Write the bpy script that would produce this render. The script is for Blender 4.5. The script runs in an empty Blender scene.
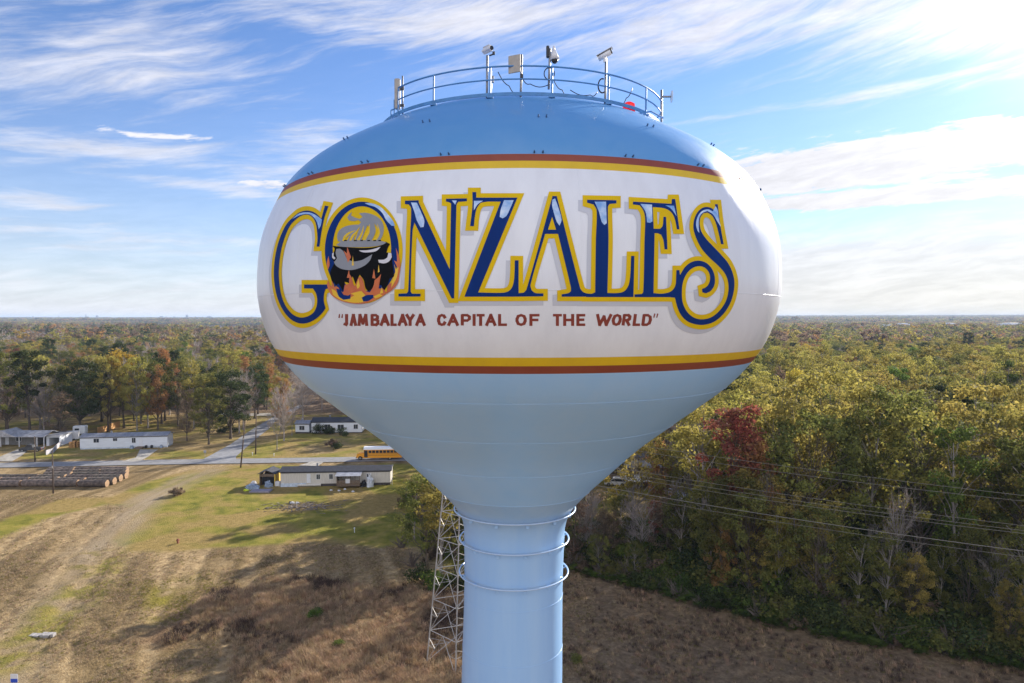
import bpy, math, random
import numpy as np
from mathutils import Vector, Matrix
from mathutils.geometry import delaunay_2d_cdt
random.seed(7); RS = np.random.RandomState(11)
sc = bpy.context.scene; COL = sc.collection
R = math.radians; PI = math.pi
# ------------------------------------------------------------------ camera
F, CX, CY, HY, CH, D = 700.0, 512.0, 341.5, 317.3, 35.0, 34.0
T = math.atan((CY-HY)/F)
cam = bpy.data.cameras.new('camera'); co = bpy.data.objects.new('camera', cam); COL.objects.link(co)
co.location = (0, 0, CH); co.rotation_euler = (PI/2-T, 0, 0)
cam.sensor_width = 36; cam.lens = F/1024*36; cam.clip_end = 60000; cam.clip_start = .5
sc.camera = co
def ray(px, py):
    a = (px-CX)/F; b = -(py-CY)/F
    return a, math.cos(T)+b*math.sin(T), -math.sin(T)+b*math.cos(T)
def at(px, py, z=0.):
    x, y, w = ray(px, py); t = (z-CH)/w
    return x*t, y*t
def atY(px, py, Y):                   # point of a pixel at distance Y
    x, y, w = ray(px, py); t = Y/y
    return Vector((x*t, Y, CH+w*t))
# ------------------------------------------------------------------ materials
MATS = {}
def mat(name, col, rough=.6, metal=0., spec=.5, noise=0., nscale=5., stretch=(1, 1, 1), bump=0., trans=None, emit=None, rnd=0., col2=None, coords='Object', coat=0.):
    if name in MATS: return MATS[name]
    m = bpy.data.materials.new(name); m.use_nodes = True; nt = m.node_tree; N = nt.nodes; L = nt.links
    b = N['Principled BSDF']; out = N['Material Output']
    b.inputs['Base Color'].default_value = (*col, 1); b.inputs['Roughness'].default_value = rough
    b.inputs['Metallic'].default_value = metal; b.inputs['Specular IOR Level'].default_value = spec
    b.inputs['Coat Weight'].default_value = coat; b.inputs['Coat Roughness'].default_value = .12
    csock = None
    if noise or bump or col2:
        tc = N.new('ShaderNodeTexCoord'); mp = N.new('ShaderNodeMapping'); mp.inputs['Scale'].default_value = stretch
        L.new(tc.outputs[coords], mp.inputs[0])
        nz = N.new('ShaderNodeTexNoise'); nz.inputs['Scale'].default_value = nscale; nz.inputs['Detail'].default_value = 5; nz.inputs['Roughness'].default_value = .65
        L.new(mp.outputs[0], nz.inputs['Vector'])
        c2 = col2 or tuple(c*(1-noise) for c in col); c1 = col if col2 else tuple(min(1, c*(1+noise*.6)) for c in col)
        rp = N.new('ShaderNodeValToRGB'); rp.color_ramp.elements[0].position = .36; rp.color_ramp.elements[1].position = .64
        rp.color_ramp.elements[0].color = (*c2, 1); rp.color_ramp.elements[1].color = (*c1, 1)
        L.new(nz.outputs[0], rp.inputs[0]); csock = rp.outputs[0]
        if bump:
            bp = N.new('ShaderNodeBump'); bp.inputs['Strength'].default_value = bump; bp.inputs['Distance'].default_value = .05
            L.new(nz.outputs[0], bp.inputs['Height']); L.new(bp.outputs[0], b.inputs['Normal'])
    if rnd:
        oi = N.new('ShaderNodeObjectInfo'); hs = N.new('ShaderNodeHueSaturation')
        mr = N.new('ShaderNodeMapRange'); mr.inputs[3].default_value = .5-rnd*.022; mr.inputs[4].default_value = .5+rnd*.022
        L.new(oi.outputs['Random'], mr.inputs[0]); L.new(mr.outputs[0], hs.inputs['Hue'])
        ml = N.new('ShaderNodeMath'); ml.operation = 'MULTIPLY'; ml.inputs[1].default_value = 7.13
        fr = N.new('ShaderNodeMath'); fr.operation = 'FRACT'
        L.new(oi.outputs['Random'], ml.inputs[0]); L.new(ml.outputs[0], fr.inputs[0])
        m2 = N.new('ShaderNodeMapRange'); m2.inputs[3].default_value = 1-rnd*.35; m2.inputs[4].default_value = 1+rnd*.35
        L.new(fr.outputs[0], m2.inputs[0]); L.new(m2.outputs[0], hs.inputs['Value'])
        if csock: L.new(csock, hs.inputs['Color'])
        else: hs.inputs['Color'].default_value = (*col, 1)
        csock = hs.outputs[0]
    if csock: L.new(csock, b.inputs['Base Color'])
    if trans:
        tr = N.new('ShaderNodeBsdfTranslucent'); mx = N.new('ShaderNodeMixShader'); mx.inputs[0].default_value = trans
        if csock: L.new(csock, tr.inputs[0])
        else: tr.inputs[0].default_value = (*col, 1)
        L.new(b.outputs[0], mx.inputs[1]); L.new(tr.outputs[0], mx.inputs[2]); L.new(mx.outputs[0], out.inputs[0])
    if emit:
        b.inputs['Emission Color'].default_value = (*col, 1); b.inputs['Emission Strength'].default_value = emit
    MATS[name] = m; return m
# ------------------------------------------------------------------ object helpers
def tag(o, label=None, cat=None, group=None, kind=None):
    if label: o['label'] = label
    if cat: o['category'] = cat
    if group: o['group'] = group
    if kind: o['kind'] = kind
    return o
def empty(name, loc=(0, 0, 0), rz=0, label=None, cat=None, group=None):
    o = bpy.data.objects.new(name, None); COL.objects.link(o); o.location = loc; o.rotation_euler = (0, 0, rz)
    o.empty_display_size = .1
    return tag(o, label, cat, group)
def link(name, me, parent=None):
    o = bpy.data.objects.new(name, me); COL.objects.link(o)
    if parent: o.parent = parent
    return o
def mesh_np(name, V, Fc, mats, mi=None, smooth=False):
    """V (N,3), Fc list of index arrays (M,k)"""
    me = bpy.data.meshes.new(name); V = np.asarray(V, np.float32)
    if not isinstance(Fc, list): Fc = [Fc]
    Fc = [np.asarray(f, np.int32) for f in Fc if len(f)]
    nl = sum(f.size for f in Fc); nf = sum(len(f) for f in Fc)
    me.vertices.add(len(V)); me.vertices.foreach_set('co', V.ravel())
    me.loops.add(nl); me.loops.foreach_set('vertex_index', np.concatenate([f.ravel() for f in Fc]))
    tot = np.concatenate([np.full(len(f), f.shape[1], np.int32) for f in Fc]); st = np.concatenate([[0], np.cumsum(tot)[:-1]]).astype(np.int32)
    me.polygons.add(nf); me.polygons.foreach_set('loop_start', st)
    try: me.polygons.foreach_set('loop_total', tot)
    except Exception: pass
    for m in (mats if isinstance(mats, (list, tuple)) else [mats]): me.materials.append(m)
    if mi is not None: me.polygons.foreach_set('material_index', np.asarray(mi, np.int32))
    me.update(calc_edges=True)
    if smooth: me.polygons.foreach_set('use_smooth', np.ones(nf, bool))
    me.validate(); return me
class MB:
    """collects simple shapes into one mesh"""
    def __init__(s): s.v = []; s.f = []; s.m = []; s.n = 0
    def add(s, V, Fc, m=0):
        s.v.append(np.asarray(V, float)); s.f += [tuple(int(i)+s.n for i in f) for f in Fc]; s.m += [m]*len(Fc); s.n += len(V); return s
    def box(s, x0, y0, z0, x1, y1, z1, m=0, bev=0.):
        if bev:
            b = bev; V = []
            for z, e in ((z0, b), (z0+b, 0), (z1-b, 0), (z1, b)):
                V += [(x0+e+b*(e == 0), y0+e, z), (x1-e-b*(e == 0), y0+e, z), (x1-e, y0+e+b*(e == 0), z), (x1-e, y1-e-b*(e == 0), z), (x1-e-b*(e == 0), y1-e, z), (x0+e+b*(e == 0), y1-e, z), (x0+e, y1-e-b*(e == 0), z), (x0+e, y0+e+b*(e == 0), z)]
            Fc = [tuple(range(7, -1, -1)), tuple(range(24, 32))]
            for k in range(3):
                for i in range(8): Fc.append((k*8+i, k*8+(i+1) % 8, k*8+8+(i+1) % 8, k*8+8+i))
            return s.add(V, Fc, m)
        V = [(x, y, z) for z in (z0, z1) for x, y in ((x0, y0), (x1, y0), (x1, y1), (x0, y1))]
        return s.add(V, [(3, 2, 1, 0), (4, 5, 6, 7), (0, 1, 5, 4), (1, 2, 6, 5), (2, 3, 7, 6), (3, 0, 4, 7)], m)
    def tube(s, P, r, n=8, m=0, closed=False, cap=True):
        P = [Vector(p) for p in P]; k = len(P); r = r if isinstance(r, (list, tuple, np.ndarray)) else [r]*k
        V = []; up = None
        for i, p in enumerate(P):
            if closed: t = P[(i+1) % k]-P[i-1]
            else: t = P[min(i+1, k-1)]-P[max(i-1, 0)]
            t.normalize()
            if up is None: up = Vector((0, 0, 1)) if abs(t.z) < .9 else Vector((1, 0, 0))
            u = t.cross(up)
            if u.length < 1e-4: u = t.orthogonal()
            u.normalize(); w = u.cross(t).normalized(); up = w
            for j in range(n):
                a = 2*PI*j/n; V.append(p+(u*math.cos(a)+w*math.sin(a))*r[i])
        Fc = []
        for i in range(k if closed else k-1):
            for j in range(n):
                a, b = i*n+j, i*n+(j+1) % n; c = (i+1) % k
                Fc.append((a, b, c*n+(j+1) % n, c*n+j))
        if cap and not closed: Fc += [tuple(range(n-1, -1, -1)), tuple(range((k-1)*n, k*n))]
        return s.add([tuple(v) for v in V], Fc, m)
    def prism(s, prof, y0, y1, m=0):
        """prof: (x,z) outline, extruded along y"""
        k = len(prof); V = [(x, y0, z) for x, z in prof]+[(x, y1, z) for x, z in prof]
        Fc = [tuple(range(k)), tuple(range(2*k-1, k-1, -1))]+[(i, i+k, (i+1) % k+k, (i+1) % k) for i in range(k)]
        return s.add(V, Fc, m)
    def prismx(s, prof, x0, x1, m=0):
        """prof: (y,z) outline, extruded along x"""
        k = len(prof); V = [(x0, y, z) for y, z in prof]+[(x1, y, z) for y, z in prof]
        Fc = [tuple(range(k-1, -1, -1)), tuple(range(k, 2*k))]+[(i, (i+1) % k, (i+1) % k+k, i+k) for i in range(k)]
        return s.add(V, Fc, m)
    def ball(s, c, r, nu=12, nv=8, m=0):
        r = r if isinstance(r, tuple) else (r, r, r)
        V = []
        for i in range(nv+1):
            t = PI*i/nv
            for j in range(nu): a = 2*PI*j/nu; V.append((c[0]+r[0]*math.sin(t)*math.cos(a), c[1]+r[1]*math.sin(t)*math.sin(a), c[2]+r[2]*math.cos(t)))
        Fc = [(i*nu+j, (i+1)*nu+j, (i+1)*nu+(j+1) % nu, i*nu+(j+1) % nu) for i in range(nv) for j in range(nu)]
        return s.add(V, Fc, m)
    def build(s, name, mats, parent=None, smooth=False):
        me = bpy.data.meshes.new(name); me.from_pydata(np.concatenate(s.v).tolist(), [], s.f)
        for m in (mats if isinstance(mats, (list, tuple)) else [mats]): me.materials.append(m)
        me.polygons.foreach_set('material_index', np.array(s.m, np.int32))
        if smooth: me.polygons.foreach_set('use_smooth', np.ones(len(s.f), bool))
        me.update(); return link(name, me, parent)
def copy_tree(o, parent=None):
    c = o.copy(); COL.objects.link(c)
    if parent: c.parent = parent
    for ch in [x for x in KIDS.get(o.name, [])] or list(o.children): copy_tree(ch, c)
    return c
KIDS = {}
# ------------------------------------------------------------------ water tower surface
prof = [(9.78, 0.02), (9.72, 1.6), (9.52, 3.4), (9.08, 5.1), (8.62, 6.4), (8.1, 7.4), (7.6, 8.35), (6.967, 9.38), (5.971, 10.494), (4.644, 11.279), (3.317, 11.75), (1.99, 11.90), (0.995, 11.90), (0.0, 11.723), (-0.995, 11.377), (-1.99, 10.746), (-2.986, 9.85), (-3.981, 8.62), (-4.976, 7.343), (-5.971, 6.085), (-7.298, 4.69), (-8.294, 3.66), (-9.289, 2.80), (-10.0, 2.50), (-10.9, 2.455), (-18.2, 2.48), (-35, 2.50)]
pz = np.array([p[0] for p in prof[::-1]]); pr = np.array([p[1] for p in prof[::-1]])
def pchip(x, y):
    h = np.diff(x); d = np.diff(y)/h; m = np.zeros(len(x))
    m[1:-1] = (d[:-1]*h[1:]+d[1:]*h[:-1])/(h[1:]+h[:-1]); m[0], m[-1] = d[0], d[-1]
    def f(q):
        q = np.clip(q, x[0], x[-1]); i = np.clip(np.searchsorted(x, q)-1, 0, len(h)-1); t = (q-x[i])/h[i]
        return (2*t**3-3*t**2+1)*y[i]+(t**3-2*t**2+t)*h[i]*m[i]+(-2*t**3+3*t**2)*y[i+1]+(t**3-t**2)*h[i]*m[i+1]
    return f
_r = pchip(pz, pr)
zt = np.linspace(-35, 9.78, 6000); rt = _r(zt)
k_ = np.ones(61)/61; rs_ = np.convolve(np.pad(rt, 30, 'edge'), k_, 'valid'); msk = (zt < 8.8); rt = np.where(msk, rs_, rt)
def rad(z): return np.interp(z, zt, rt)
def axx(z): return .289+.0165*z          # the axis leans by a hair
def surf(z, phi, off=0.):
    """z relative to camera height; phi=0 faces the camera"""
    z = np.asarray(z, float); r = rad(z); e = .01; dr = (rad(z+e)-rad(z-e))/(2*e); nl = np.sqrt(1+dr*dr)
    rr = r+off/nl; zz = z-off*dr/nl
    return np.stack([axx(zz)+rr*np.sin(phi), D-rr*np.cos(phi), CH+zz], -1)
def hit(px, py):
    """pixel arrays -> (z, phi) on the tower surface"""
    px = np.asarray(px, float); py = np.asarray(py, float)
    a = (px-CX)/F; b = -(py-CY)/F
    dy = math.cos(T)+b*math.sin(T); dz = -math.sin(T)+b*math.cos(T); n = np.sqrt(a*a+dy*dy+dz*dz); dx, dy, dz = a/n, dy/n, dz/n
    t = np.full(px.shape, 18.)
    for _ in range(260):
        z = t*dz; d = np.hypot(t*dx-axx(z), t*dy-D)-rad(z); t = np.minimum(t+d*.45, 60)
    z = t*dz
    return z, np.arctan2(t*dx-axx(z), D-t*dy)
WT = empty('water_tower', (axx(-35), D, 0), 0, 'huge spheroidal blue and white water tower lettered GONZALES on a pale blue column', 'water tower')
def wt(o):
    o.parent = WT; o.matrix_parent_inverse = Matrix.Translation(-Vector(WT.location)); return o
def paint(name, col, stain, streak=(1, 1, .12), rough=.38, coat=.25):
    m = mat(name, col, rough, noise=.0, coat=coat, spec=.12 if coat == 0 else .5); N = m.node_tree.nodes; L = m.node_tree.links; b = N['Principled BSDF']
    g = N.new('ShaderNodeNewGeometry'); mp = N.new('ShaderNodeMapping'); mp.inputs['Scale'].default_value = streak; L.new(g.outputs['Position'], mp.inputs[0])
    nz = N.new('ShaderNodeTexNoise'); nz.inputs['Scale'].default_value = 1.3; nz.inputs['Detail'].default_value = 7; nz.inputs['Roughness'].default_value = .7; L.new(mp.outputs[0], nz.inputs[0])
    rp = N.new('ShaderNodeValToRGB'); rp.color_ramp.elements[0].position = .38; rp.color_ramp.elements[1].position = .68
    rp.color_ramp.elements[0].color = (*col, 1); rp.color_ramp.elements[1].color = (*stain, 1)
    L.new(nz.outputs[0], rp.inputs[0]); L.new(rp.outputs[0], b.inputs['Base Color'])
    n2 = N.new('ShaderNodeTexNoise'); n2.inputs['Scale'].default_value = .8; n2.inputs['Detail'].default_value = 3; L.new(g.outputs['Position'], n2.inputs[0])
    bp = N.new('ShaderNodeBump'); bp.inputs['Strength'].default_value = .25; bp.inputs['Distance'].default_value = .05; L.new(n2.outputs[0], bp.inputs['Height']); L.new(bp.outputs[0], b.inputs['Normal'])
    mr = N.new('ShaderNodeMapRange'); mr.inputs[3].default_value = rough-.07; mr.inputs[4].default_value = rough+.14; L.new(nz.outputs[0], mr.inputs[0]); L.new(mr.outputs[0], b.inputs['Roughness'])
    return m
M_dome = paint('dome_blue_paint', (.11, .315, .62), (.135, .335, .63), (1, 1, .5))
M_white = paint('cream_white_paint', (.77, .80, .86), (.70, .725, .785))
M_gold = paint('yellow_stripe_paint', (.72, .48, .008), (.66, .43, .012), rough=.5, coat=.05)
M_rust = paint('rust_stripe_paint', (.235, .045, .022), (.27, .06, .03), rough=.5, coat=.05)
M_blue = paint('pale_blue_paint', (.30, .51, .81), (.345, .545, .81), (1, 1, .07))
M_blued = mat('railing_blue_paint', (.07, .24, .52), .45, noise=.15, nscale=3)
# stripe heights from the front centre
def zc(py): return float(hit(np.array([518.]), np.array([py]))[0][0])
ztop, zy1, zw1, zw2, zy2, zr2 = zc(153.8), zc(160.7), zc(168.), zc(357.7), zc(366.3), zc(374.)
NECK = zc(507.)
def lathe(name, z0, z1, bands, dz=.12, seg=288, parent=None):
    zs = [z0]
    cuts = sorted([z0, z1]+[b[0] for b in bands if z0 < b[0] < z1])
    zs = []
    for a, b in zip(cuts[:-1], cuts[1:]):
        n = max(1, int(math.ceil((b-a)/dz))); zs += list(np.linspace(a, b, n+1)[:-1])
    zs.append(z1); zs = np.array(zs); ph = np.linspace(0, 2*PI, seg, endpoint=False)
    V = surf(zs[:, None]+0*ph, ph+0*zs[:, None]).reshape(-1, 3)
    i, j = np.meshgrid(np.arange(len(zs)-1), np.arange(seg), indexing='ij'); j2 = (j+1) % seg
    Fc = np.stack([i*seg+j, i*seg+j2, (i+1)*seg+j2, (i+1)*seg+j], -1).reshape(-1, 4)
    mid = (zs[:-1]+zs[1:])/2; mi = np.zeros(len(mid), int); ms = []
    for q, (zb, m) in enumerate(bands):
        ms.append(m); mi[mid > (zb if q else -99)] = q
    me = mesh_np(name, V, Fc, ms, np.repeat(mi, seg), True)
    return wt(link(name, me))
M_bowl = paint('bowl_blue_lightened', (.33, .60, .98), (.37, .62, .97), (1, 1, .05))  # bowl blue lightened in the colour to offset shade on its downward-facing side
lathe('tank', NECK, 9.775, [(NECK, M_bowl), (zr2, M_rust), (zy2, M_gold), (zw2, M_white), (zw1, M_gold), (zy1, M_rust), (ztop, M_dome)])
lathe('pedestal', -35.2, NECK, [(-35.2, M_blue)], dz=.4)
# weld seams: thin raised beads
def ring_pts(z, off, n=180, a0=0, a1=2*PI): return [tuple(p) for p in surf(np.full(n, z), np.linspace(a0, a1, n, endpoint=False), off)]
for py, m in ((290, M_white), (404.5, M_blue), (444, M_blue), (478, M_blue), (507, M_blue), (612.5, M_blue), (668, M_blue)):
    wt(MB().tube(ring_pts(zc(py), .001), .010, 6, closed=True).build('weld_seam', m, smooth=True))
# vertical plate seams
for k in range(14):
    phi = 2*PI*(k+.35)/14; 
    wt(MB().tube([tuple(p) for p in surf(np.linspace(zc(290), zw1-.05, 40), np.full(40, phi), .0)], .006, 5).build('plate_seam', M_white, smooth=True))
# three painters' hoops round the neck, on stand-off brackets
M_hoop = mat('pale_blue_gloss_steel', (.42, .56, .76), .3, coat=.4)
for py, hw in ((527., 62.), (558., 55.9), (594.4, 55.9)):
    s_ = math.sin(math.atan(hw/F)); rr = s_*D*.985; z = -(py-HY)/F*(D-rr)
    for _ in range(3): pass
    P = [(axx(z)+rr*math.cos(a), D+rr*math.sin(a), CH+z) for a in np.linspace(0, 2*PI, 96, endpoint=False)]
    h = wt(MB().tube(P, .04, 8, closed=True).build('painters_ring', M_hoop, smooth=True))
    for k in range(12):
        a = 2*PI*(k+.4)/12; r0 = float(rad(z-.12))-.02
        b = MB().tube([(axx(z)+r0*math.cos(a), D+r0*math.sin(a), CH+z-.14), (axx(z)+(rr)*math.cos(a), D+rr*math.sin(a), CH+z-.03)], .022, 5)
        c_, s2 = math.cos(a), math.sin(a); q = Vector((axx(z)+(r0+.03)*c_, D+(r0+.03)*s2, CH+z-.15))
        b.box(q.x-.07, q.y-.07, q.z-.09, q.x+.07, q.y+.07, q.z+.07)
        bo = b.build('bracket', M_blue); bo.parent = h
# lug pairs on the dome
M_lug = mat('blue_steel_lug', (.05, .13, .28), .5)
def lugs(z, n, ph0):
    for k in range(n):
        phi = ph0+2*PI*k/n
        for d in (-.14, .14):
            rr = float(rad(z)); p = surf(z, phi+d/rr, 0.); q = surf(z, phi+d/rr, .10)
            wt(MB().tube([tuple(p), tuple(q)], [.034, .026], 6).build('rigging_lug', M_lug))
for z_, n_, p_ in ((zc(152.5), 22, .045), (zc(117.), 14, .07)):
    lugs(z_, n_, p_)
# ------------------------------------------------------------------ decals (paint on the tank)
def smooth_poly(P, step=1.2, corner=38):
    P = np.array(P, float); n = len(P); d = np.roll(P, -1, 0)-P; ln = np.hypot(d[:, 0], d[:, 1])+1e-9; u = d/ln[:, None]; out = []
    up = np.roll(u, 1, 0); lp = np.roll(ln, 1)
    cr = np.degrees(np.arccos(np.clip((u*up).sum(1), -1, 1))) > corner
    tg = up*lp[:, None]+u*ln[:, None]; tg /= np.hypot(tg[:, 0], tg[:, 1])[:, None]+1e-9
    for i in range(n):
        j = (i+1) % n; t0 = u[i] if cr[i] else tg[i]; t1 = u[i] if cr[j] else tg[j]
        m = max(1, int(ln[i]/step)) 
        for k in range(m):
            t = k/m; h = (2*t**3-3*t**2+1)*P[i]+(t**3-2*t**2+t)*ln[i]*t0+(-2*t**3+3*t**2)*P[j]+(t**3-t**2)*ln[i]*t1
            out.append(h)
    return np.array(out)
def area(P): x, y = P[:, 0], P[:, 1]; return .5*np.sum(x*np.roll(y, -1)-np.roll(x, -1)*y)
def offset_poly(P, w):
    d = np.roll(P, -1, 0)-P; d /= np.hypot(d[:, 0], d[:, 1])[:, None]+1e-9; n = np.stack([d[:, 1], -d[:, 0]], 1); n0 = np.roll(n, 1, 0)
    out = []
    for i in range(len(P)):
        a, b = n0[i], n[i]; s = a+b; c = 1+a@b
        if c < .35: out += [P[i]+w*(a+np.array([-a[1], a[0]])*.9), P[i]+w*(b-np.array([-b[1], b[0]])*.9)] if (a[0]*b[1]-a[1]*b[0]) > 0 else [P[i]+w*a, P[i], P[i]+w*b]
        else: out.append(P[i]+w*s/c)
    return np.array(out)
def decal(name, loops, off, m, parent, grid=3.0, raw=False):
    """loops: pixel outlines (outer ccw-positive, holes negative) filled by nonzero winding and laid on the tank"""
    pts = []; ed = []
    for P in loops:
        s = len(pts); k = len(P); pts += [tuple(p) for p in P]; ed += [(s+i, s+(i+1) % k) for i in range(k)]
    A = np.array(pts); x0, y0 = A.min(0); x1, y1 = A.max(0)
    gx, gy = np.meshgrid(np.arange(x0+grid/2, x1, grid), np.arange(y0+grid/2, y1, grid))
    pts += list(zip((gx.ravel()+.0131).tolist(), (gy.ravel()+.0173).tolist()))
    v, e, f, *_ = delaunay_2d_cdt([Vector(p) for p in pts], ed, [], 0, 1e-4, False)
    V = np.array([tuple(p) for p in v]); Fc = np.array([t for t in f if len(t) == 3])
    c = V[Fc].mean(1); w = np.zeros(len(c))
    for P in loops:
        a = P; b = np.roll(P, -1, 0)
        up = (a[None, :, 1] <= c[:, None, 1]) & (b[None, :, 1] > c[:, None, 1]); dn = (a[None, :, 1] > c[:, None, 1]) & (b[None, :, 1] <= c[:, None, 1])
        cr = (b[None, :, 0]-a[None, :, 0])*(c[:, None, 1]-a[None, :, 1])-(c[:, None, 0]-a[None, :, 0])*(b[None, :, 1]-a[None, :, 1])
        w += (up & (cr > 0)).sum(1)-(dn & (cr < 0)).sum(1)
    Fc = Fc[np.abs(w) > .5]
    used, inv = np.unique(Fc, return_inverse=True); V = V[used]; Fc = inv.reshape(-1, 3)
    z, ph = hit(V[:, 0], V[:, 1]); W = surf(z, ph, off)
    # face outwards
    n = np.cross(W[Fc[:, 1]]-W[Fc[:, 0]], W[Fc[:, 2]]-W[Fc[:, 0]]); fl = n[:, 1] > 0; Fc[fl] = Fc[fl][:, ::-1]
    o = link(name, mesh_np(name, W, Fc, m, None, True))
    o.parent = parent; o.matrix_parent_inverse = Matrix.Translation(-Vector(WT.location)) if parent is WT else Matrix.Identity(4)
    return o
def ccw(P): return P if area(P) > 0 else P[::-1]
def crop(pts, x0, y0, s): return [(x0+x/s, y0+y/s) for x, y in pts]
M_navy = paint('navy_paint', (.002, .026, .16), (.003, .033, .19), rough=.6, coat=0)
M_hl = mat('sky_blue_highlight_paint', (.62, .74, .92), .4, col2=(.16, .36, .74), nscale=1.6, coords='Object')
M_shade = paint('lavender_grey_drop_paint', (.50, .525, .61), (.54, .56, .63))
M_gold2 = paint('gold_outline_paint', (.72, .49, .006), (.66, .44, .008), rough=.6, coat=0)
L_ = []
L_.append(('G', crop([(275,72),(291,75),(272,130),(258,200),(250,258),(237,258),(241,225),(239,190),(234,155),(222,130),(205,116),(185,113),(160,122),(137,140),(115,165),(95,205),(78,255),(67,310),(62,370),(64,420),(72,470),(88,515),(110,548),(135,570),(165,580),(195,575),(220,560),(235,535),(240,500),(234,470),(220,448),(180,448),(180,430),(290,430),(290,447),(277,452),(271,475),(270,505),(278,538),(262,560),(235,585),(200,603),(165,607),(130,595),(100,570),(75,535),(55,490),(43,440),(38,385),(42,320),(55,255),(75,200),(100,155),(130,125),(155,105),(185,95),(215,98),(240,112),(258,132)],265,190,4.553), None,
  [crop([(126,134),(155,110),(185,103),(215,106),(244,122),(262,136),(256,165),(247,180),(240,150),(225,126),(200,111),(165,115),(145,124)],265,190,4.553)]))
def ell(cx, cy, rx, ry, n=72, a0=0., a1=2*PI): return [(cx+rx*math.cos(a), cy+ry*math.sin(a)) for a in np.linspace(a0, a1, n, endpoint=False)]
L_.append(('O', crop(ell(252,345,210,277),318,190,5.69), None, [crop([(268,76),(310,78),(358,98),(400,140),(430,180),(440,206),(420,204),(390,172),(368,132),(330,100),(290,87)],318,190,5.69)]))
L_.append(('N', crop([(80,110),(152,108),(152,118),(157,130),(315,470),(322,125),(312,118),(295,115),(295,100),(405,98),(405,113),(360,116),(352,126),(350,140),(338,622),(325,622),(130,225),(120,270),(110,585),(118,597),(162,597),(162,612),(46,612),(46,597),(90,595),(97,585),(108,270),(112,150),(100,130),(80,128)],390,180,5.256), None,
  [crop([(112,120),(143,121),(165,170),(182,215),(178,248),(162,250),(142,212),(130,170)],390,180,5.256), crop([(326,109),(352,110),(344,132)],390,180,5.256)]))
L_.append(('Z', crop([(92,65),(112,65),(112,94),(328,94),(122,590),(235,592),(270,588),(293,573),(306,545),(312,500),(314,422),(334,422),(334,592),(336,612),(50,612),(240,115),(170,115),(135,121),(115,150),(104,200),(100,243),(80,243),(92,140)],455,180,5.25), None,
  [crop([(258,108),(308,108),(290,150),(270,190),(250,203),(235,195),(240,158)],455,180,5.25), crop([(100,111),(148,111),(120,130),(100,160)],455,180,5.25)]))
L_.append(('A', crop([(232,62),(255,62),(382,560),(397,583),(418,592),(440,594),(440,610),(282,610),(282,597),(320,590),(332,580),(332,560),(262,268),(192,268),(112,545),(118,575),(138,590),(182,592),(182,608),(20,610),(38,594),(75,588),(90,570)],510,185,5.467), [crop([(230,175),(251,245),(207,245)],510,185,5.467)],
  [crop([(231,82),(246,76),(262,120),(281,190),(270,224),(254,200),(238,150),(229,110)],510,185,5.467)]))
L_.append(('L', crop([(65,82),(225,85),(225,102),(188,105),(179,120),(182,300),(176,590),(235,590),(268,580),(290,550),(300,500),(305,388),(323,388),(318,612),(60,612),(60,596),(90,594),(109,586),(113,300),(117,140),(100,108),(65,98)],575,185,5.467), None,
  [crop([(106,93),(168,93),(172,210),(159,220),(145,204),(130,150)],575,185,5.467)]))
L_.append(('E', crop([(42,92),(252,104),(254,78),(272,78),(295,243),(281,243),(272,195),(258,160),(235,138),(205,127),(150,122),(155,240),(190,240),(203,225),(208,175),(222,175),(230,352),(214,352),(207,300),(195,272),(175,264),(160,264),(154,590),(200,593),(245,583),(268,560),(278,520),(280,465),(295,465),(300,520),(285,612),(50,612),(50,597),(90,595),(98,585),(105,300),(108,180),(98,140),(78,112),(42,108)],625,185,5.4625), None,
  [crop([(82,105),(145,109),(148,200),(135,208),(118,205),(110,150)],625,185,5.4625), crop([(218,113),(265,115),(279,172),(264,150),(245,128)],625,185,5.4625)]))
L_.append(('S', crop([(225,66),(238,66),(248,150),(265,247),(253,247),(240,190),(228,148),(212,118),(192,104),(173,107),(160,125),(156,155),(165,192),(190,228),(220,260),(255,297),(285,333),(305,375),(314,420),(308,475),(290,525),(260,568),(220,600),(175,613),(135,610),(100,597),(72,570),(55,535),(43,490),(24,488),(24,472),(46,466),(50,365),(63,365),(66,388),(90,350),(120,328),(155,322),(190,335),(215,365),(225,400),(222,435),(205,460),(185,470),(168,466),(166,450),(185,442),(198,425),(203,400),(197,375),(180,355),(155,347),(125,355),(98,380),(80,420),(75,470),(80,515),(100,555),(130,580),(165,588),(205,580),(240,555),(270,515),(285,470),(285,420),(270,380),(240,345),(200,308),(165,268),(140,220),(128,180),(128,150),(136,120),(152,95),(175,80),(200,80),(220,92),(232,110)],665,190,4.553), None,
  [crop([(139,150),(150,115),(170,95),(195,90),(215,99),(228,75),(236,90),(244,140),(252,170),(240,152),(215,112),(190,97),(167,107),(153,130),(151,170),(154,196),(145,185)],665,190,4.553)]))
SXF = dict(G=.60, O=.86, N=.95, Z=1, A=1, L=.97, E=.93, S=.86)
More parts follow.
